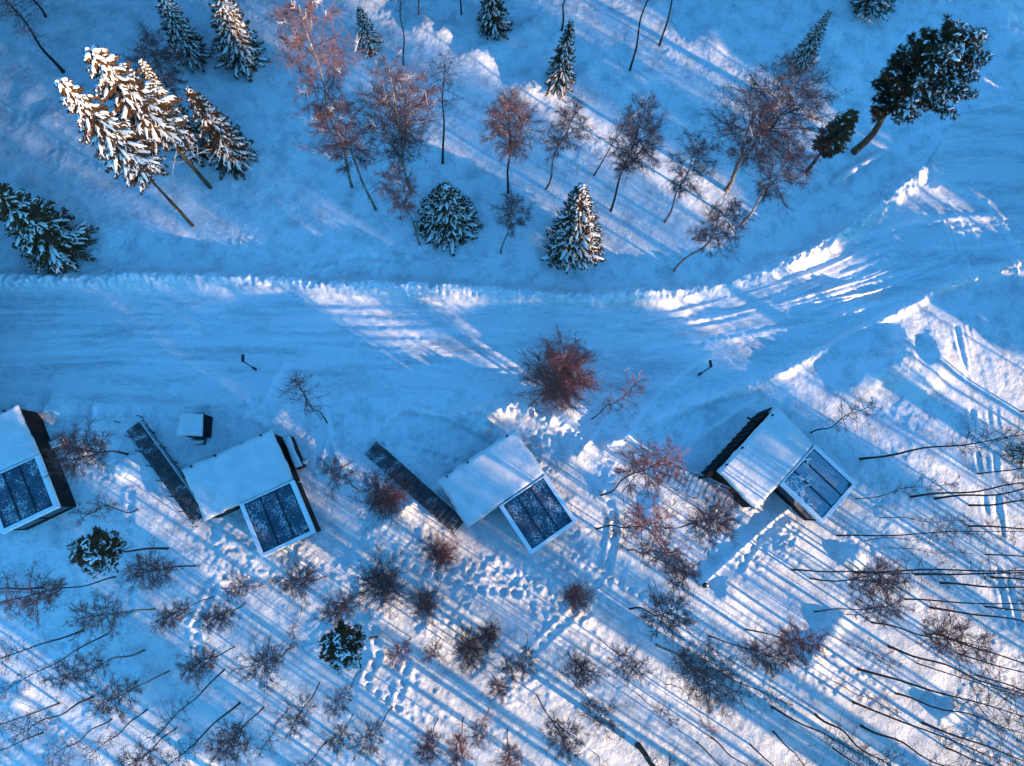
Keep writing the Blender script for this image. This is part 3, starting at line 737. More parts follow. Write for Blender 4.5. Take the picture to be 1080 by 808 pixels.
def spruce(seed, h=12.0, rad=2.4, t0=0.05, snow=0.8, dens=1.0, low=False, r0=0.16, droop=0.42, bare_twigs=0):
    r = np.random.default_rng(seed)
    T = MB(); C = MB(); S = MB()
    p = stem_curve(r, h, 0.06, 10)
    q = np.linspace(0, 1, 10)
    T.tube(p, np.maximum(r0 * (1 - 0.93 * q), 0.015), 5 if low else 7, 0)
    z = h * t0 + 0.3
    lev = 0
    while z < h * 0.985:
        u = (z - h * t0) / (h * (1 - t0))
        Lm = rad * (1 - u) ** 0.82 + 0.10
        if t0 > 0.3: Lm = rad * min(1, 0.55 + 1.6 * u) * (1 - u) ** 0.6 + 0.1
        n = int((10.5 - 5 * u) * dens)
        for i in range(max(n, 3)):
            az = (i + 0.5 * (lev % 2)) * 6.283 / max(n, 3) + r.uniform(-0.28, 0.28)
            L = Lm * r.uniform(0.72, 1.12)
            dz = droop * r.uniform(0.75, 1.3)
            d = np.array([math.cos(az), math.sin(az), 0])
            sd = np.array([-math.sin(az), math.cos(az), 0])
            bend = r.uniform(-0.15, 0.15)
            def P(s):
                return np.array([0, 0, z + r0 * 0.2]) + d * L * s + sd * bend * L * s * s + np.array([0, 0, 0.12 * L * s - dz * L * s ** 1.6 + 0.08 * L * s ** 4])
            m = 3 if low else 5
            ss = np.linspace(0, 1, m)
            bp = np.array([P(s) for s in ss])
            C.tube(bp, np.linspace(0.03, 0.008, m), 3, 0)
            has = r.uniform() < snow
            if low:
                for s in (0.35, 0.7, 1.0):
                    for g in (-1, 1):
                        spray(C, P(s), unit(d + sd * g * 0.8 + np.array([0, 0, -0.5])), 0.45 * L, 0.18 * L, r)
                continue
            ns = max(5, int(5 + L * 4.2))
            for j in range(ns):
                s = 0.12 + 0.88 * (j + r.uniform(0.1, 0.9)) / ns
                b = P(s)
                for g in (-1, 1):
                    Ls = (0.18 + 0.30 * L * (1.1 - s)) * r.uniform(0.7, 1.2)
                    dd = unit(d * 0.75 + sd * g * r.uniform(0.5, 1.0) + np.array([0, 0, -0.35 - r.uniform(0, 0.4)]))
                    spray(C, b, dd, Ls, 0.045 + 0.02 * r.uniform(), r)
                    spray(C, b + np.array([0, 0, -0.03]), unit(dd + np.array([0, 0, -0.7]) + r.normal(0, 0.25, 3)), Ls * 0.8, 0.05, r)
                    spray(C, b + dd * Ls * 0.5, unit(dd + d * 0.7 + r.normal(0, 0.2, 3)), Ls * 0.6, 0.035, r)
                    if has and r.uniform() < 0.34 * snow:
                        e = b + dd * Ls * r.uniform(0.7, 1.0)
                        o = np.array([0, 0, 0.045])
                        k = r.uniform(0.025, 0.05)
                        finger(S, [b + o, (b + e) / 2 + o * 1.25, e + o * 0.8], [k * 0.7, k * 1.15, k * 0.4], 5, r)
            spray(C, bp[-1], unit(d + np.array([0, 0, -0.25])), 0.22, 0.05, r)
            if has:
                a0 = r.uniform(0.15, 0.4); a1 = r.uniform(0.8, 1.02)
                k = (0.055 + 0.028 * L) * r.uniform(0.75, 1.3)
                qs = np.linspace(a0, a1, 6)
                pts = np.array([P(s) + np.array([0, 0, 0.05]) for s in qs]) + r.normal(0, 0.018, (6, 3))
                finger(S, pts, np.array([0.5, 1.0, 1.1, 1.15, 1.0, 0.4]) * k * r.uniform(0.75, 1.25, 6), 6, r)
        z += (0.34 + 0.05 * r.uniform()) * (0.9 if u < 0.8 else 0.7) * (1.6 if low else 1)
        lev += 1
    for i in range(bare_twigs):                       # frosted dead branches on the bare lower trunk
        zz = h * t0 * r.uniform(0.25, 0.95); az = r.uniform(0, 6.28); L = rad * r.uniform(0.25, 0.7)
        d = np.array([math.cos(az), math.sin(az), -0.25])
        b = np.array([0, 0, zz])
        T.tube([b, b + d * L * 0.5 + r.normal(0, .05, 3), b + d * L + r.normal(0, .1, 3)], [0.03, 0.022, 0.01], 3, 1)
        for j in range(3):
            bb = b + d * L * r.uniform(0.3, 0.9)
            T.tube([bb, bb + unit(d + r.normal(0, 0.6, 3)) * L * 0.4], [0.016, 0.008], 3, 1)
    return T, C, S

def pine(seed, h=15.0, rad=4.0, t0=0.42, nb=34, r0=0.3, snow_dir=(0.5, -0.85), snow=0.5, tuft=0.3, wig=0.35, nt=13, lump=1.0):
    r = np.random.default_rng(seed)
    T = MB(); C = MB(); S = MB()
    p = stem_curve(r, h, wig, 14)
    q = np.linspace(0, 1, 14)
    T.tube(p, np.maximum(r0 * (1 - 0.85 * q), 0.03), 9, 0)
    sdv = np.array([*snow_dir, 0.25])
    for i in range(nb):
        u = (i + r.uniform(0, 1)) / nb
        t = t0 + (0.98 - t0) * u
        base = along(p, t)
        az = i * 2.4 + r.uniform(-0.5, 0.5)
        prof = min(1.0, 0.45 + 1.9 * u) * (1 - u) ** 0.45
        L = rad * (0.22 + 0.88 * prof) * r.uniform(0.6, 1.12)
        el = r.uniform(-0.05, 0.45) + 0.5 * u
        d = np.array([math.cos(az) * math.cos(el), math.sin(az) * math.cos(el), math.sin(el)])
        pts = [base]; dd = d.copy()
        for s in range(5):
            dd = unit(dd + r.normal(0, 0.14, 3) + np.array([0, 0, 0.05])); pts.append(pts[-1] + dd * L / 5)
        pts = np.array(pts)
        T.tube(pts, np.linspace(0.075 * L / rad + 0.02, 0.015, 6), 4, 0)
        m = int(6 + 4.2 * L)
        for j in range(m):
            s0 = 0.3 + 0.7 * (j + r.uniform(0, 1)) / m
            b = along(pts, s0)
            d2 = unit(unit(pts[-1] - pts[0]) * 0.6 + r.normal(0, 0.6, 3) + np.array([0, 0, 0.2]))
            L2 = r.uniform(0.25, 0.75) * (1.2 - 0.5 * s0)
            e = b + d2 * L2
            C.tube([b, e], [0.016, 0.008], 3, 0)
            for kt in range(3):
                c = b + d2 * L2 * (0.4 + 0.3 * kt) + r.normal(0, 0.06, 3)
                for w in range(nt):
                    dn = unit(r.normal(0, 1, 3) + np.array([0, 0, 0.45]) + d2 * 0.5)
                    spray(C, c, dn, tuft * r.uniform(0.7, 1.15), 0.022 + 0.012 * r.uniform(), r)
                rel = unit(c - np.array([p[-1][0], p[-1][1], h * 0.66]))
                pr = snow * (0.08 + 1.7 * max(0, rel @ unit(sdv)) ** 1.3)
                if r.uniform() < pr:
                    o = np.array([0, 0, 0.10]); f = unit(d2 + r.normal(0, 0.5, 3)) * r.uniform(0.12, 0.28); f[2] *= 0.4
                    k = r.uniform(0.06, 0.15) * lump
                    finger(S, np.array([c + o - f, c + o * 1.2 - f * .3, c + o * 1.2 + f * .4, c + o + f]) + r.normal(0, .02, (4, 3)),
                           [k * .45, k * 1.05, k, k * .4], 6, r)
    return T, C, S

SHAPES = {}
def shape(key, h, rad, parts):
    SHAPES.setdefault(key, []).append((h, rad, parts))
for i, sd_ in enumerate((11, 12, 13, 14, 15)):
    T, C = bare_tree(sd_, 14, 1.7, 0.50, 46, 0.10, 0.14, twigs=1.35, forks=[(0.5, 0.32, 2.1 * i)] if i in (1, 3) else ())
    shape('birch', 14, 1.7, [('trunk', T.mesh('birch_trunk', [M_BIRCH if i % 2 == 0 else M_DARKBARK, M_FROST], True)), ('crown', C.mesh('birch_crown', [M_TWIG, M_FROST]))])
for i, sd_ in enumerate((101, 102, 103, 104, 105, 106)):
    T, C = bare_tree(sd_, 12, 1.35, 0.54, 34, 0.066, 0.09, frost=0.03, twigs=1.0, forks=[(0.55, 0.3, 1.7 * i)] if i in (2, 5) else ())
    shape('lbirch', 12, 1.35, [('trunk', T.mesh('lean_birch_trunk', [M_BIRCH if i % 3 == 0 else M_DARKBARK, M_FROST], True)), ('crown', C.mesh('lean_birch_crown', [M_PLUMTWIG, M_FROST]))])
for i, sd_ in enumerate((21, 22)):
    T, C = bare_tree(sd_, 14, 2.3, 0.36, 56, 0.15, 0.15, forks=[(0.34, 0.5, 0.4), (0.42, 0.42, 3.4)], twigs=1.3)
    shape('forked', 14, 2.3, [('trunk', T.mesh('forked_trunk', [M_BIRCH if i == 0 else M_DARKBARK, M_FROST], True)), ('crown', C.mesh('forked_crown', [M_TWIG, M_FROST]))])
for i, sd_ in enumerate((31, 32, 33, 34)):
    T, C = bare_tree(sd_, 18, 1.5, 0.58, 38, 0.105, 0.09, twigs=0.62, frost=0.03, peak=0.35, side_low=8)
    shape('slender', 18, 1.5, [('trunk', T.mesh('slender_trunk', [M_DARKBARK, M_FROST], True)), ('crown', C.mesh('slender_crown', [M_DARKTWIG, M_FROST]))])
for i, sd_ in enumerate((41, 42, 43)):
    T, C = bare_tree(sd_, 9, 1.0, 0.42, 24, 0.05, 0.16, twigs=0.65, frost=0.08)
    shape('sapling', 9, 1.0, [('trunk', T.mesh('sapling_trunk', [M_DARKBARK, M_FROST], True)), ('crown', C.mesh('sapling_crown', [M_PLUMTWIG, M_FROST]))])
for i, sd_ in enumerate((51, 52)):
    T, C = bare_tree(sd_, 7, 1.9, 0.16, 62, 0.09, 0.12, forks=[(0.12, 0.75, 1.0), (0.15, 0.7, 3.3), (0.2, 0.6, 5.0)], twigs=0.9, peak=0.5)
    shape('bush', 7, 1.9, [('trunk', T.mesh('bushy_trunk', [M_BIRCH, M_FROST], True)), ('crown', C.mesh('bushy_crown', [M_PLUMTWIG, M_FROST]))])
T, C = bare_tree(53, 7, 1.8, 0.16, 70, 0.09, 0.12, forks=[(0.12, 0.75, 1.0), (0.15, 0.7, 3.3), (0.2, 0.6, 5.0)], twigs=1.0, peak=0.5, frost=0.02)
shape('redbush', 7, 1.8, [('trunk', T.mesh('rusty_trunk', [M_BIRCH, M_FROST], True)), ('crown', C.mesh('rusty_crown', [M_RUSTTWIG, M_FROST]))])
T, C = bare_tree(61, 18, 2.2, 0.4, 46, 0.20, 0.15, twigs=0.7, frost=0.04)
shape('thick', 18, 2.2, [('trunk', T.mesh('thick_trunk', [M_DARKBARK, M_FROST], True)), ('crown', C.mesh('thick_crown', [M_DARKTWIG, M_FROST]))])
for i, sd_ in enumerate((71, 72, 73, 74)):
    T, C, S = spruce(sd_, 12, 2.3, (0.04, 0.16, 0.05, 0.08)[i], (0.95, 0.85, 0.75, 0.92)[i], 1.0, droop=(0.42, 0.6, 0.5, 0.36)[i], bare_twigs=(0, 7, 0, 3)[i])
    shape('spruce', 12, 2.3, [('trunk', T.mesh('spruce_trunk', [M_PINEBARK, M_FROST], True)), ('crown', C.mesh('spruce_crown', [M_NEEDLE])), ('snow_load', S.mesh('spruce_snow', [M_BOUGHSNOW], True))])
T, C, S = spruce(76, 13, 2.1, 0.46, 0.9, 1.0, droop=0.5, bare_twigs=12)
shape('spruce_bare', 13, 2.1, [('trunk', T.mesh('bare_spruce_trunk', [M_PINEBARK, M_FROST], True)), ('crown', C.mesh('bare_spruce_crown', [M_NEEDLE])), ('snow_load', S.mesh('bare_spruce_snow', [M_BOUGHSNOW], True))])
T, C, S = spruce(81, 11, 1.1, 0.45, 0.25, 1.0, droop=0.35, bare_twigs=9)
shape('spruce_thin', 11, 1.1, [('trunk', T.mesh('thin_spruce_trunk', [M_DARKBARK, M_FROST], True)), ('crown', C.mesh('thin_spruce_crown', [M_NEEDLE])), ('snow_load', S.mesh('thin_spruce_snow', [M_BOUGHSNOW], True))])
T, C, S = pine(91, 15, 3.6, 0.47, 70, 0.30, snow=2.2, nt=20, tuft=0.36, lump=0.62)
shape('pine', 15, 3.7, [('trunk', T.mesh('pine_trunk', [M_PINEBARK], True)), ('crown', C.mesh('pine_crown', [M_PINENEEDLE])), ('snow_load', S.mesh('pine_snow', [M_BOUGHSNOW], True))])
T, C, S = pine(92, 13, 1.25, 0.72, 26, 0.09, snow=0.9, tuft=0.26, wig=0.12, nt=17, lump=0.6)
shape('snowpine', 13, 1.25, [('trunk', T.mesh('small_pine_trunk', [M_DARKBARK], True)), ('crown', C.mesh('small_pine_crown', [M_BROWNNEEDLE])), ('snow_load', S.mesh('small_pine_snow', [M_BOUGHSNOW], True))])

NAMES = {'birch': 'birch_tree', 'lbirch': 'birch_tree', 'forked': 'birch_tree', 'slender': 'slender_tree', 'sapling': 'birch_sapling', 'bush': 'birch_tree', 'redbush': 'birch_tree', 'thick': 'slender_tree',
         'spruce': 'spruce_tree', 'spruce_bare': 'spruce_tree', 'spruce_thin': 'spruce_tree', 'pine': 'pine_tree', 'snowpine': 'pine_tree'}
CATS = {'birch_tree': 'birch tree', 'slender_tree': 'bare tree', 'birch_sapling': 'sapling', 'spruce_tree': 'spruce tree', 'pine_tree': 'pine tree'}
used = {}
def plant(kind, bx, by, tx, ty, cpx, hf, group, label):
    sb, st = ray(bx, by), ray(tx, ty)
    if hf: h = float(hf)
    else:
        h = H - H * float(sb @ st) / float(st @ st)
        h = min(max(h, 4.5), 25.0)
    base = sb * H; tip = st * (H - h)
    lean = tip - base
    mx = 0.32 * h
    if np.linalg.norm(lean) > mx: lean = lean / np.linalg.norm(lean) * mx
    ax = Vector((lean[0], lean[1], h)); length = ax.length
    if group in (RG, LG, CG) and kind != 'thick': cpx *= 0.70
    if group in (RG, LG, CG, CB) and kind == 'birch': kind = 'lbirch'
    k = used.get(kind, 0); used[kind] = k + 1
    if group == CB and kind == 'lbirch': cpx *= 0.85
    opts = SHAPES[kind]
    hv, rv, parts = opts[(k * 7 + int(bx)) % len(opts)] if len(opts) > 1 else opts[0]
    rad = cpx / (FPX / (H - 0.6 * h))
    name = NAMES[kind]
    root = empty(name, (base[0], base[1], 0))
    az = (int(bx * 13 + by * 7) % 360) if kind not in ('pine', 'snowpine') else 0
    qt = Vector((0, 0, 1)).rotation_difference(ax) @ Quaternion((0, 0, 1), R(az))
    root.rotation_mode = 'QUATERNION'; root.rotation_quaternion = qt
    sx = min(max(rad / rv, 0.4), 1.9)
    root.scale = (sx, sx, length / hv)
    tag(root, label, CATS[name], group)
    par = None
    for pn, me in parts:
        o = link_mesh(pn, me, par if pn == 'snow_load' else root)
        if pn == 'crown': par = o
        if pn == 'snow_load': o['kind'] = 'stuff'
    return root
for t in TREES: plant(*t)
GAP_LIST = [(-13.0, 2.0), (-8.5, 1.6), (-3.7, 2.5), (5.3, 2.3), (8.2, 2.5), (11.6, 2.0), (22.0, 1.6), (32.0, 1.8), (45.0, 1.6)]  # openings left in the unseen wood so sun streaks reach the snow
# band across the light, trees per 100 m2, depth of the wood, shares of (bare birch, tall spruce, very tall spruce, spruce and birch branched low), size
ZONES = [(-44, -14, 7.0, 42, (0.55, 0.06, 0.04, 0.0, 0.35), (0.92, 1.2)), (-14, -4, 4.8, 42, (0.9, 0.05, 0.05, 0.0, 0.0), (0.92, 1.2)), (-4, 14, 4.8, 44, (0.92, 0.04, 0.04, 0.0, 0.0), (0.985, 1.225)),
         (14, 21, 6.6, 46, (0.60, 0.06, 0.0, 0.0, 0.34), (0.85, 1.1)), (21, 37, 5.2, 46, (0.42, 0.03, 0.0, 0.0, 0.55), (0.85, 1.1)), (37, 72, 5.5, 44, (0.34, 0.06, 0.0, 0.08, 0.52), (0.9, 1.15))]
# ---------------------------------------------------------------- cabins
CW, CD, GX0, GD = 6.7, 3.95, 2.65, 4.05      # main roof, and the glass room at its corner
def cap_mesh(name, x0, y0, x1, y1, zt, th, m, seed, amp=0.05, step=0.16, pitch=0.0):
    """snow lying on a flat roof: uneven top, soft rounded rim"""
    nx_, ny_ = max(4, int((x1 - x0) / step)), max(4, int((y1 - y0) / step))
    xs = np.linspace(x0, x1, nx_ + 1); ys = np.linspace(y0, y1, ny_ + 1)
    A, B = np.meshgrid(xs, ys)
    e = np.minimum(np.minimum(A - x0, x1 - A), np.minimum(B - y0, y1 - B))
    rim = 1 - np.sqrt(np.clip(1 - (np.minimum(e, 0.22) / 0.22 - 1) ** 2, 0, 1))
    zz = zt + (fbm(A + seed * 9.1, B + seed * 4.7, 2.4, 40, 3) - 0.5) * amp * 2 - rim * th * 0.7
    wob = (fbm(A + seed * 3.3, B, 0.8, 44, 3) - 0.5) * 0.26 * (e < 0.01)
    A2 = A + wob * np.sign(A - (x0 + x1) / 2) * ((A == x0) | (A == x1)); B2 = B + wob * np.sign(B - (y0 + y1) / 2) * ((B == y0) | (B == y1))
    v = np.stack([A2.ravel(), B2.ravel(), zz.ravel()], 1)
    w = nx_ + 1
    mb = MB()
    fc = [(j*w+i, j*w+i+1, (j+1)*w+i+1, (j+1)*w+i) for j in range(ny_) for i in range(nx_)]
    edge = [i for i in range(w)] + [j*w+nx_ for j in range(1, ny_+1)] + [ny_*w+i for i in range(nx_-1, -1, -1)] + [j*w for j in range(ny_-1, 0, -1)]
    low = v[edge].copy(); low[:, 2] = zt - th
    n0 = len(v)
    for k in range(len(edge)):
        k2 = (k + 1) % len(edge)
        fc.append((edge[k2], edge[k], n0 + k, n0 + k2))
    vv = np.vstack([v, low]); vv[:, 2] += pitch * vv[:, 1]
    mb.add(vv, fc, 0)
    return mb.mesh(name, [m], True)

def cabin(label, A, B, pale=False, screen=False, seed=0):
    zr = 2.98; PT = 0.085
    a, b = G(*A, zr), G(*B, zr)
    mid = (a + b) / 2; d = b - a; ang = math.atan2(d[1], d[0])
    o = mid - np.array([math.cos(ang), math.sin(ang)]) * CW / 2
    root = empty('glass_roof_cabin', (o[0], o[1], 0), ang)
    tag(root, label, 'cabin', 'cabins along the snowy road')
    i = 0.16
    w = MB(); w.prism(i, -CD + i, -0.6, CW - i, -i, 2.55, PT)
    for k in range(int((CW - 2 * i) / 0.22)):                        # cladding battens
        x = i + 0.1 + k * 0.22
        w.box(x, -i - 0.001, -0.55, x + 0.045, -i + 0.022, 2.50)
    for k in range(int((CD - 2 * i) / 0.22)):
        y = -CD + i + 0.1 + k * 0.22
        w.box(CW - i - 0.001, y, -0.55, CW - i + 0.022, y + 0.045, 2.52 + PT * y)
        w.box(i - 0.022, y, -0.55, i + 0.001, y + 0.045, 2.52 + PT * y)
    w.build('wall', M_CLAD, root)
    r = MB(); r.prism(0.02, -CD + 0.02, 2.555, CW - 0.02, -0.02, 2.70, PT, True)
    roof = r.build('roof', M_DARK, root)
    link_mesh('roof_snow', cap_mesh('roof_snow', 0, -CD, CW, 0, zr, 0.275, M_ROOFSNOW, seed, 0.10, 0.14, PT), roof)
    for fx in (0.75, 2.5, 5.9):
        p = MB(); p.tube([(fx, -0.14, 2.7), (fx, -0.14, zr + 0.14)], [0.055, 0.055], 10, 0, True); p.tube([(fx, -0.14, zr + 0.10), (fx, -0.14, zr + 0.17)], [0.085, 0.085], 10, 0, True)
        p.build('roof_vent', M_DARK, root)
    # glass room
    gx0, gx1, gy1, gy0 = GX0, CW, -CD - 0.003, -CD - GD
    gr = MB(); gr.box(gx0 + i, gy0 + i, -0.6, gx1 - i, gy1 - 0.02, 0.5)
    for (px_, py_) in ((gx0 + i, gy0 + i), (gx1 - i - 0.12, gy0 + i), (gx0 + i, gy1 - 0.16), (gx1 - i - 0.12, gy1 - 0.16), ((gx0 + gx1) / 2 - 0.06, gy0 + i)):
        gr.box(px_, py_, 0.495, px_ + 0.12, py_ + 0.12, 2.26)
    gr.box(gx1 - i - 0.12, gy0 + i + 0.12, 0.495, gx1 - i, gy1 - 0.16, 2.26)
    gr.build('glass_room_wall', M_CLAD, root)
    win = MB()
    win.box(gx0 + i + 0.13, gy0 + i + 0.03, 0.52, (gx0 + gx1) / 2 - 0.08, gy0 + i + 0.07, 2.24)
    win.box((gx0 + gx1) / 2 + 0.08, gy0 + i + 0.03, 0.52, gx1 - i - 0.14, gy0 + i + 0.07, 2.24)
    win.build('window', M_WINDOW, root)
    win = MB(); win.box(gx0 + i + 0.03, gy0 + i + 0.14, 0.52, gx0 + i + 0.07, gy1 - 0.18, 2.24)
    win.build('window', M_WINDOW, root)
    L, Rr, Bt, Tp = 0.30, 0.30, 0.27, 0.10
    fr = MB()
    z0, z1 = 2.28, 2.66
    fr.box(gx0, gy0, z0, gx0 + L, gy1, z1); fr.box(gx1 - Rr, gy0, z0, gx1, gy1, z1)
    fr.box(gx0 + L + 0.002, gy0, z0, gx1 - Rr - 0.002, gy0 + Bt, z1); fr.box(gx0 + L + 0.002, gy1 - Tp, z0, gx1 - Rr - 0.002, gy1, z1 - 0.02)
    frame = fr.build('glass_roof_frame', M_WHITE, root, bevel=0.025)
    px0, px1, py0, py1 = gx0 + L + 0.004, gx1 - Rr - 0.004, gy0 + Bt + 0.004, gy1 - Tp - 0.004
    pw = (px1 - px0) / 3
    for k in range(3):
        p = MB(); p.box(px0 + k * pw + 0.05, py0 + 0.05, 2.52, px0 + (k + 1) * pw - 0.05, py1 - 0.05, 2.56)
        p.build('pane', M_GLASS_PALE if pale else M_GLASS, frame)
    gs = MB()
    for k in range(4):
        x = px0 + k * pw
        hw = 0.048 if 0 < k < 3 else 0.045
        xa, xb = (x, x + hw) if k == 0 else ((x - hw, x) if k == 3 else (x - hw, x + hw))
        gs.box(xa, py0, 2.47, xb, py1, 2.615 if 0 < k < 3 else 2.60)
    gs.box(px0 + 0.05, py0, 2.47, px1 - 0.05, py0 + 0.048, 2.598); gs.box(px0 + 0.05, py1 - 0.048, 2.47, px1 - 0.05, py1, 2.598)
    gs.box(px1 - 0.32, py0 + 0.02, 2.60, px1 - 0.02, py0 + 0.16, 2.72)
    gs.build('glazing_bar', M_DARK, frame)
    dr = MB(); dr.box(0.9, -CD + i - 0.05, 0.15, 1.85, -CD + i - 0.003, 2.15)
    door = dr.build('door', M_DOOR, root)
    hd = MB(); hd.beam((1.74, -CD + i - 0.09, 1.0), (1.74, -CD + i - 0.09, 1.25), 0.03, 0.03); hd.build('handle', M_DARK, door)
    if screen:
        s = MB(); s.box(-0.75, 0.10, -0.5, CW * 0.98, 0.17, 2.52)
        for k in range(12): s.box(-0.7 + k * 0.6, 0.17, -0.5, -0.62 + k * 0.6, 0.235, 2.522)
        s.box(-0.75, 0.02, 2.526, 1.9, 0.30, 2.59); s.beam((4.9, 0.2, 2.35), (4.72, 0.95, 2.35), 0.12, 0.12)
        s.build('screen_wall', M_CLAD, root)
        lumps = MB(); rr = np.random.default_rng(5)
        for k in range(46):
            x = px0 + abs(rr.normal(0, 0.22)) * (px1 - px0) if k % 2 else rr.uniform(px0, px1 - 0.5); y = py1 - abs(rr.normal(0, 0.20)) * (py1 - py0) if k % 2 == 0 else rr.uniform(py0 + 0.6, py1)
            if x + (py1 - y) > px0 + 2.9: continue
            an = rr.uniform(0, 3.14); l = rr.uniform(0.12, 0.42); dx, dy = math.cos(an) * l, math.sin(an) * l; k2 = rr.uniform(0.03, 0.075)
            pts = np.array([(x - dx, y - dy, 2.58), (x - dx * .3, y - dy * .3, 2.60), (x + dx * .3, y + dy * .3, 2.60), (x + dx, y + dy, 2.58)]) + rr.normal(0, 0.02, (4, 3)) * (1, 1, 0.2)
            pts[:, 0] = np.clip(pts[:, 0], px0 + 0.02, px1); pts[:, 1] = np.clip(pts[:, 1], py0, py1 - 0.02)
            lumps.tube(pts, [k2 * .5, k2, k2 * 1.1, k2 * .4], 6, 0, True)
        lumps.build('snow_clump', M_ROOFSNOW, frame, smooth=True)['kind'] = 'stuff'
    return root, ang, o
c1 = cabin('black cabin cut by the left edge with a wide dark side wall', (-78, 469), (11.6, 428.7), seed=1)
c2 = cabin('black cabin with snowy roof and dark glass beside the small shed', (191.9, 494.6), (284.8, 453), seed=2)
c3 = cabin('black cabin with dark glass whose ramp leads from an open terrace, middle of the row', (461.5, 506.5), (542.6, 452.3), seed=3)
c4 = cabin('cabin with pale frosted glass roof half covered by snow clumps', (756.9, 497), (820.4, 428.3), pale=True, screen=True, seed=4)

# ---------------------------------------------------------------- ramps with railings
def ramp_walk(label, s, e, width, z0, z1, m_deck):
    a, b = G(*s, 0.3), G(*e, 0.5)
    d = b - a; L = float(np.linalg.norm(d)); ang = math.atan2(d[1], d[0])
    root = empty('wooden_ramp', (a[0], a[1], 0), ang)
    tag(root, label, 'ramp', 'wooden ramps leading to the cabins')
    dk = MB(); r_ = random.Random(int(s[0]))
    n = int(L / 0.40)
    for k in range(n):
        x0 = k * L / n; x1 = x0 + L / n - 0.035
        zz = z0 + (z1 - z0) * (x0 / L)
        dk.box(x0, -width / 2 + 0.02, zz - 0.05, x1, width / 2 - 0.02, zz + r_.uniform(0, 0.012))
    dk.beam((0, -width / 2 + 0.2, z0 - 0.12), (L, -width / 2 + 0.2, z1 - 0.12), 0.08, 0.14); dk.beam((0, width / 2 - 0.2, z0 - 0.12), (L, width / 2 - 0.2, z1 - 0.12), 0.08, 0.14)
    dk.build('deck', m_deck, root)
    for sgn, xs, xe in ((1, -0.2, L * 0.97), (-1, -0.9, L * 1.02)):
        y = sgn * width / 2
        rl = MB()
        f = lambda x: z0 + (z1 - z0) * max(0.0, x) / L
        rl.beam((xs, y, f(xs) + 0.92), (xe, y, f(xe) + 0.92), 0.07, 0.045); rl.beam((xs, y, f(xs) + 0.5), (xe, y, f(xe) + 0.5), 0.035, 0.03)
        rail = rl.build('railing', M_RAILSNOW, root)
        m = int((xe - xs) / 1.4)
        for k in range(m + 1):
            x = xs + 0.04 + (xe - xs - 0.08) * k / m
            p = MB(); p.beam((x, y, -0.4), (x, y, f(x) + 0.895), 0.06, 0.06); p.build('post', M_DARKRAIL, rail)
    er = MB(); er.beam((L * 1.02 + 0.035, -width / 2, z1 + 0.92), (L * 1.02 + 0.035, -width / 2 + 0.85, z1 + 0.92), 0.07, 0.045); er.build('railing', M_RAILSNOW, root)
    return root
def deck_mat(name, k):
    m, nt, b = mat(name, (0.1, 0.09, 0.09), 0.8, 0.2)
    n = noise(nt, 1.4, 6, 0.7); n2 = noise(nt, 6, 4, 0.6, stretch=(3, 0.6, 1))
    ad = nt.nodes.new('ShaderNodeMath'); ad.operation = 'ADD'; s2 = nt.nodes.new('ShaderNodeMath'); s2.operation = 'MULTIPLY'; s2.inputs[1].default_value = 0.4
    nt.links.new(n2.outputs['Fac'], s2.inputs[0]); nt.links.new(n.outputs['Fac'], ad.inputs[0]); nt.links.new(s2.outputs[0], ad.inputs[1])
    r = ramp(nt, ad.outputs[0], [(0.45 - k, (0.035, 0.032, 0.036)), (0.70 - k, (0.10, 0.09, 0.095)), (0.80 - k, (0.42, 0.42, 0.43)), (0.92 - k, (0.72, 0.73, 0.74))])
    nt.links.new(r.outputs['Color'], b.inputs['Base Color'])
    return m
M_DECKSNOW = deck_mat('snowy_decking', -0.07)
M_DECKSNOWY = deck_mat('very_snowy_decking', 0.16)
M_RAILSNOW = wood_mat('snowy_rail', (0.35, 0.35, 0.36), (0.75, 0.76, 0.77), (2, 2, 2))
M_DARKRAIL = wood_mat('dark_post', (0.03, 0.03, 0.03), (0.09, 0.08, 0.08))
ramp_walk('dark boarded ramp beside the small shed, leading to the snowy roofed cabin', (141, 448), (213, 547), 1.5, 0.16, 0.55, M_DECKSNOW)
ramp_walk('dark ramp running along the open snowy terrace to the middle cabin', (391, 472), (485, 556), 1.4, 0.16, 0.55, M_DECKSNOW)
ramp_walk('snow streaked ramp leading to the cabin with the pale frosted glass', (656, 477), (772, 531), 1.7, 0.12, 0.5, M_DECKSNOWY)

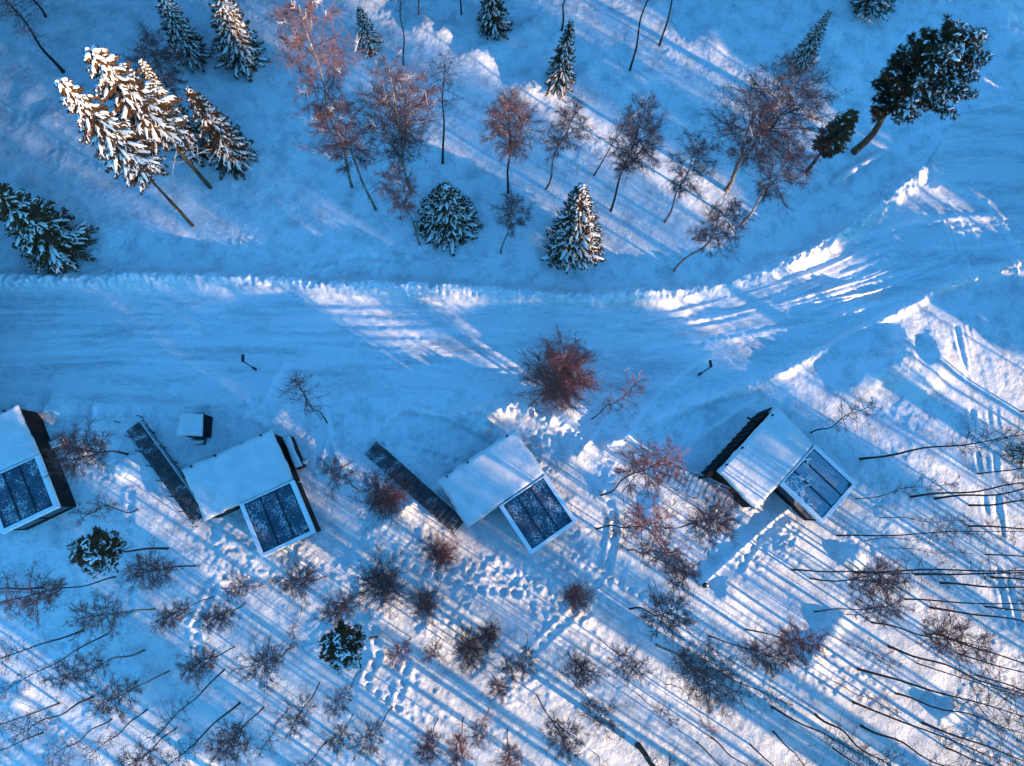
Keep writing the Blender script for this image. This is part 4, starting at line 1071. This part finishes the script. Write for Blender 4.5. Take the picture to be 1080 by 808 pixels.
# ---------------------------------------------------------------- small shed
def shed():
    a, b = G(187.9, 434.5, 1.95), G(214, 434.5, 1.95)
    x0, y1 = a; wd = float(b[0] - a[0]); dp = wd * 0.98
    root = empty('storage_shed', (x0 + wd / 2, y1 - dp / 2, 0), R(-1))
    tag(root, 'small square black shed with a snow capped roof', 'shed')
    h = wd / 2; q = dp / 2
    w = MB(); w.box(-h + 0.1, -q + 0.1, -0.4, h - 0.1, q - 0.1, 1.62)
    for k in range(8):
        x = -h + 0.2 + k * 0.2; w.box(x, -q + 0.078, -0.35, x + 0.05, -q + 0.101, 1.6)
        y = -q + 0.2 + k * 0.2; w.box(h - 0.101, y, -0.35, h - 0.078, y + 0.05, 1.6)
    w.build('wall', M_CLAD, root)
    r = MB(); r.box(-h + 0.01, -q + 0.01, 1.625, h - 0.01, q - 0.01, 1.72); roof = r.build('roof', M_DARK, root)
    link_mesh('roof_snow', cap_mesh('shed_snow', -h, -q, h, q, 1.95, 0.225, M_ROOFSNOW, 8, 0.03, 0.1), roof)
    d = MB(); d.box(-0.38, -q + 0.04, 0.02, 0.38, -q + 0.074, 1.52); door = d.build('door', M_DOOR, root)
    k = MB(); k.beam((0.28, -q + 0.015, 0.75), (0.28, -q + 0.015, 0.95), 0.03, 0.03); k.build('handle', M_DARK, door)
    s = MB(); s.box(-0.45, -q - 0.42, -0.2, 0.45, -q + 0.035, 0.14); st = s.build('step', M_DECK, root)
    link_mesh('step_snow', cap_mesh('step_snow', -0.44, -q - 0.41, 0.44, -q - 0.1, 0.24, 0.097, M_ROOFSNOW, 9, 0.02, 0.06), st)
shed()

# ---------------------------------------------------------------- benches and boxes by the walls
def local(c, x, y):
    _, ang, o = c
    return o[0] + math.cos(ang) * x - math.sin(ang) * y, o[1] + math.sin(ang) * x + math.cos(ang) * y
def snow_box(name, label, cat, pos, ang, w, d, h, legs, m=None):
    root = empty(name, (pos[0], pos[1], 0), ang); tag(root, label, cat)
    b = MB()
    if legs:
        b.box(-w / 2, -d / 2, h - 0.08, w / 2, d / 2, h); b.build('seat', m or M_DECK, root)
        for sx in (-1, 1):
            for sy in (-1, 1):
                l = MB(); l.box(sx * (w / 2 - 0.1) - 0.04, sy * (d / 2 - 0.08) - 0.04, -0.3, sx * (w / 2 - 0.1) + 0.04, sy * (d / 2 - 0.08) + 0.04, h - 0.083); l.build('leg', m or M_DECK, root)
    else:
        b.box(-w / 2 + 0.03, -d / 2 + 0.03, -0.3, w / 2 - 0.03, d / 2 - 0.03, h - 0.06); b.build('body', m or M_DECK, root)
        l = MB(); l.box(-w / 2, -d / 2, h - 0.057, w / 2, d / 2, h); l.build('lid', M_DARK, root, bevel=0.01)
    link_mesh('snow_cap', cap_mesh(name + '_snow', -w / 2 + 0.04, -d / 2 + 0.04, w / 2 - 0.04, d / 2 - 0.04, h + 0.15, 0.147, M_ROOFSNOW, int(w * 10), 0.03, 0.07), root)
M_CRATE = wood_mat('pale_crate_wood', (0.16, 0.12, 0.09), (0.30, 0.24, 0.19), (4, 1, 1))
snow_box('storage_box', 'long black storage box with a thick snow top against the cabin wall', 'box', local(c2, 7.05, -1.8), c2[1] + math.pi / 2, 2.5, 0.62, 1.15, False, M_CLAD)
snow_box('bench', 'small snowy bench standing out from the long storage box', 'bench', G(320, 488, 0.4), c2[1], 0.95, 0.34, 0.42, True)
snow_box('wooden_crate', 'brown wooden crate with a snow dusted lid by the leftmost cabin', 'crate', G(61.5, 467, 0.6), R(28), 1.15, 0.75, 0.75, False, M_CRATE)

# ---------------------------------------------------------------- lamp posts
def lamp_post(label, b, t, head_az):
    p = G(*b, 0.0); hh = 2.75
    root = empty('lamp_post', (p[0], p[1], 0)); tag(root, label, 'lamp post', 'lamp posts along the road')
    m = MB(); m.tube([(0, 0, -0.4), (0, 0, hh)], [0.05, 0.042], 10, 0, True); m.build('pole', M_DARK, root, smooth=True)
    m = MB(); m.tube([(0, 0, -0.3), (0, 0, 0.55)], [0.10, 0.10], 12, 0, True); m.build('base_collar', M_DARK, root)
    c, s = math.cos(head_az), math.sin(head_az)
    m = MB(); m.beam((-0.06 * c, -0.06 * s, hh + 0.05), (0.5 * c, 0.5 * s, hh + 0.09), 0.22, 0.09); hd = m.build('lamp_head', M_DARK, root, bevel=0.02)
    m = MB(); m.beam((0.14 * c, 0.14 * s, hh + 0.005), (0.44 * c, 0.44 * s, hh + 0.025), 0.16, 0.02); m.build('lamp_lens', M_LAMPGLASS, hd)
lamp_post('black lamp post standing alone on the road edge above the small shed', (269.5, 389.5), (259, 377), R(92))
lamp_post('black lamp post between the rusty red birch and the road bend', (737.5, 395), (748, 381), R(95))
lamp_post('black lamp post close to the wall of the leftmost cabin', (45, 443.5), (21, 424), R(120))

# ---------------------------------------------------------------- buried log and stump
def log():
    a, b = G(877, 194, 0.1), G(932, 160, 0.1)
    d = b - a; L = float(np.linalg.norm(d))
    root = empty('fallen_log', (a[0], a[1], 0), math.atan2(d[1], d[0])); tag(root, 'long fallen log buried under a smooth snow ridge beside the great pine', 'log')
    rr = np.random.default_rng(3); t = np.linspace(0, 1, 16)
    pts = np.stack([t * L, 0.06 * np.sin(t * 4), 0.14 + 0 * t], 1)
    m = MB(); m.tube(pts, 0.19 + 0 * t, 10, 0, True); m.build('trunk', M_DARKBARK, root, smooth=True)
    p2 = pts.copy(); p2[:, 2] += 0.06; p2[0, 0] -= 0.15; p2[-1, 0] += 0.15
    m = MB(); m.tube(p2, np.concatenate([[0.15], np.full(14, 0.33) + rr.normal(0, 0.012, 14), [0.15]]), 14, 0, True); m.build('snow_cover', M_ROOFSNOW, root, smooth=True)
log()
def stump():
    p = G(743, 617); root = empty('tree_stump', (p[0], p[1], gz(*p))); tag(root, 'small dark stump poking out of the snow near the largest dark crown', 'stump')
    m = MB(); m.tube([(0, 0, -0.3), (0.02, 0, 0.1), (0.05, 0.02, 0.42)], [0.26, 0.2, 0.17], 9, 0, True); m.build('wood', M_DARKBARK, root)
    m = MB(); m.tube([(0.05, 0.03, 0.40), (0.06, 0.05, 0.47)], [0.12, 0.07], 9, 0, True); m.build('snow_cap', M_BOUGHSNOW, root, smooth=True)
stump()

# ---------------------------------------------------------------- unseen forest past the view, density and gaps shaped for streaks and shade
def arrays(sh):
    out = []
    for mb in sh:
        out.append((np.concatenate(mb.v), mb.f, mb.m))
    return out
FL = [arrays(bare_tree(210 + k, 24, 2.6, 0.17, 64, 0.11, 0.25, low=True)) for k in range(2)]            # bare birches branched low
FS = [arrays(bare_tree(200 + k, 24, 2.6, 0.34, 50, 0.11, 0.25, low=True)) for k in range(3)]           # bare birches
FC = [arrays(spruce(220 + k, 27, 2.9, 0.36, 0.0, 1.0, low=True, r0=0.2)[:2]) for k in range(2)]          # tall spruces with a clear stem
FH = [arrays(spruce(240, 33, 2.9, 0.42, 0.0, 1.0, low=True, r0=0.22)[:2])]                               # very tall, crown high up
FD = [arrays(spruce(260 + k, 20, 2.8, 0.03, 0.0, 1.0, low=True, r0=0.2)[:2]) for k in range(2)]          # spruces branched to the ground
S2 = np.array([math.cos(R(SUN_AZ)), math.sin(R(SUN_AZ))]); T2 = np.array([-S2[1], S2[0]])
FRAME = GP([(-70, -70), (1150, -70), (1150, 875), (-70, 875)])
rf = np.random.default_rng(77)
fv, ff, fm, nv = [], [], [], 0
placed = []
def outside(p):
    return not inpoly(np.array([p[0]]), np.array([p[1]]), FRAME)[0]
def grow(p, src, is_con, k):
    global nv
    placed.append(p)
    az = rf.uniform(0, 6.28); c, s_ = math.cos(az), math.sin(az)
    for pi, (v, f, m) in enumerate(src):
        q = np.stack([(v[:, 0] * c - v[:, 1] * s_) * k + p[0], (v[:, 0] * s_ + v[:, 1] * c) * k + p[1], v[:, 2] * k], 1)
        fv.append(q); ff.append(np.array(f, np.int32) + nv); fm.append((len(f), 0 if pi == 0 else (2 if is_con else 1))); nv += len(q)
# unseen belt along the right and lower side, laid out to filter the sun
for s0, s1, per10, depth, mix, size in ZONES:              # band across the light, trees per 10 m2-strip, depth, (birch, tall, high, low) shares
    lo = min(s0, s1); want = int(per10 * (s1 - s0) * depth / 100.0); got = 0
    for trial in range(want * 60):
        if got >= want: break
        s = rf.uniform(s0, s1); u = rf.uniform(0, 110)
        p = u * S2 + s * T2
        if not outside(p) or p[1] > 52 or p[0] < -46: continue
        dd = math.hypot(max(0.0, p[0] - 46.0), max(0.0, -23.0 - p[1]))
        if dd > depth: continue
        if any((p[0] - q[0]) ** 2 + (p[1] - q[1]) ** 2 < 2.2 ** 2 for q in placed): continue
        x = rf.uniform(); cm = np.cumsum(mix); kind = int(min(np.searchsorted(cm, x), 4))
        if any(abs(s - g0) < gw for g0, gw in GAP_LIST):
            if kind != 2 and rf.uniform() < 0.8: continue
        src = (FS, FC, FH, FD, FL)[kind]
        grow(p, src[rf.integers(0, len(src))], kind in (1, 2, 3), rf.uniform(*size)); got += 1
# unseen wood behind the upper and left edge, added to darken that side
for trial in range(4000):
    if trial > 3990 or len(placed) > 900: break
    p = np.array([rf.uniform(-75, 60), rf.uniform(8, 80)])
    if not outside(p) or p[0] > 40 and p[1] < 60: continue
    if p[0] < -42 and p[1] < 16: continue
    if any((p[0] - q[0]) ** 2 + (p[1] - q[1]) ** 2 < (3.5 if p[0] < 0 else 5.0) ** 2 for q in placed): continue
    grow(p, FD[rf.integers(0, 2)], True, rf.uniform(1.0, 1.5) if p[0] < 0 else rf.uniform(0.7, 1.0))
me = bpy.data.meshes.new('forest')
FV = np.concatenate(fv); FF = np.concatenate(ff)
me.vertices.add(len(FV)); me.vertices.foreach_set('co', FV.ravel().astype(np.float32))
me.loops.add(FF.size); me.loops.foreach_set('vertex_index', FF.ravel())
me.polygons.add(len(FF)); me.polygons.foreach_set('loop_start', np.arange(0, FF.size, 4, dtype=np.int32))
for m_ in (M_DARKBARK, M_DARKTWIG, M_NEEDLE): me.materials.append(m_)
me.polygons.foreach_set('material_index', np.concatenate([np.full(n, k, np.int32) for n, k in fm]))
me.update(calc_edges=True)
fo = link_mesh('forest', me); tag(fo, 'unseen wood of bare birches and spruces past the grove, shaped to filter the light', 'forest', None, 'stuff')
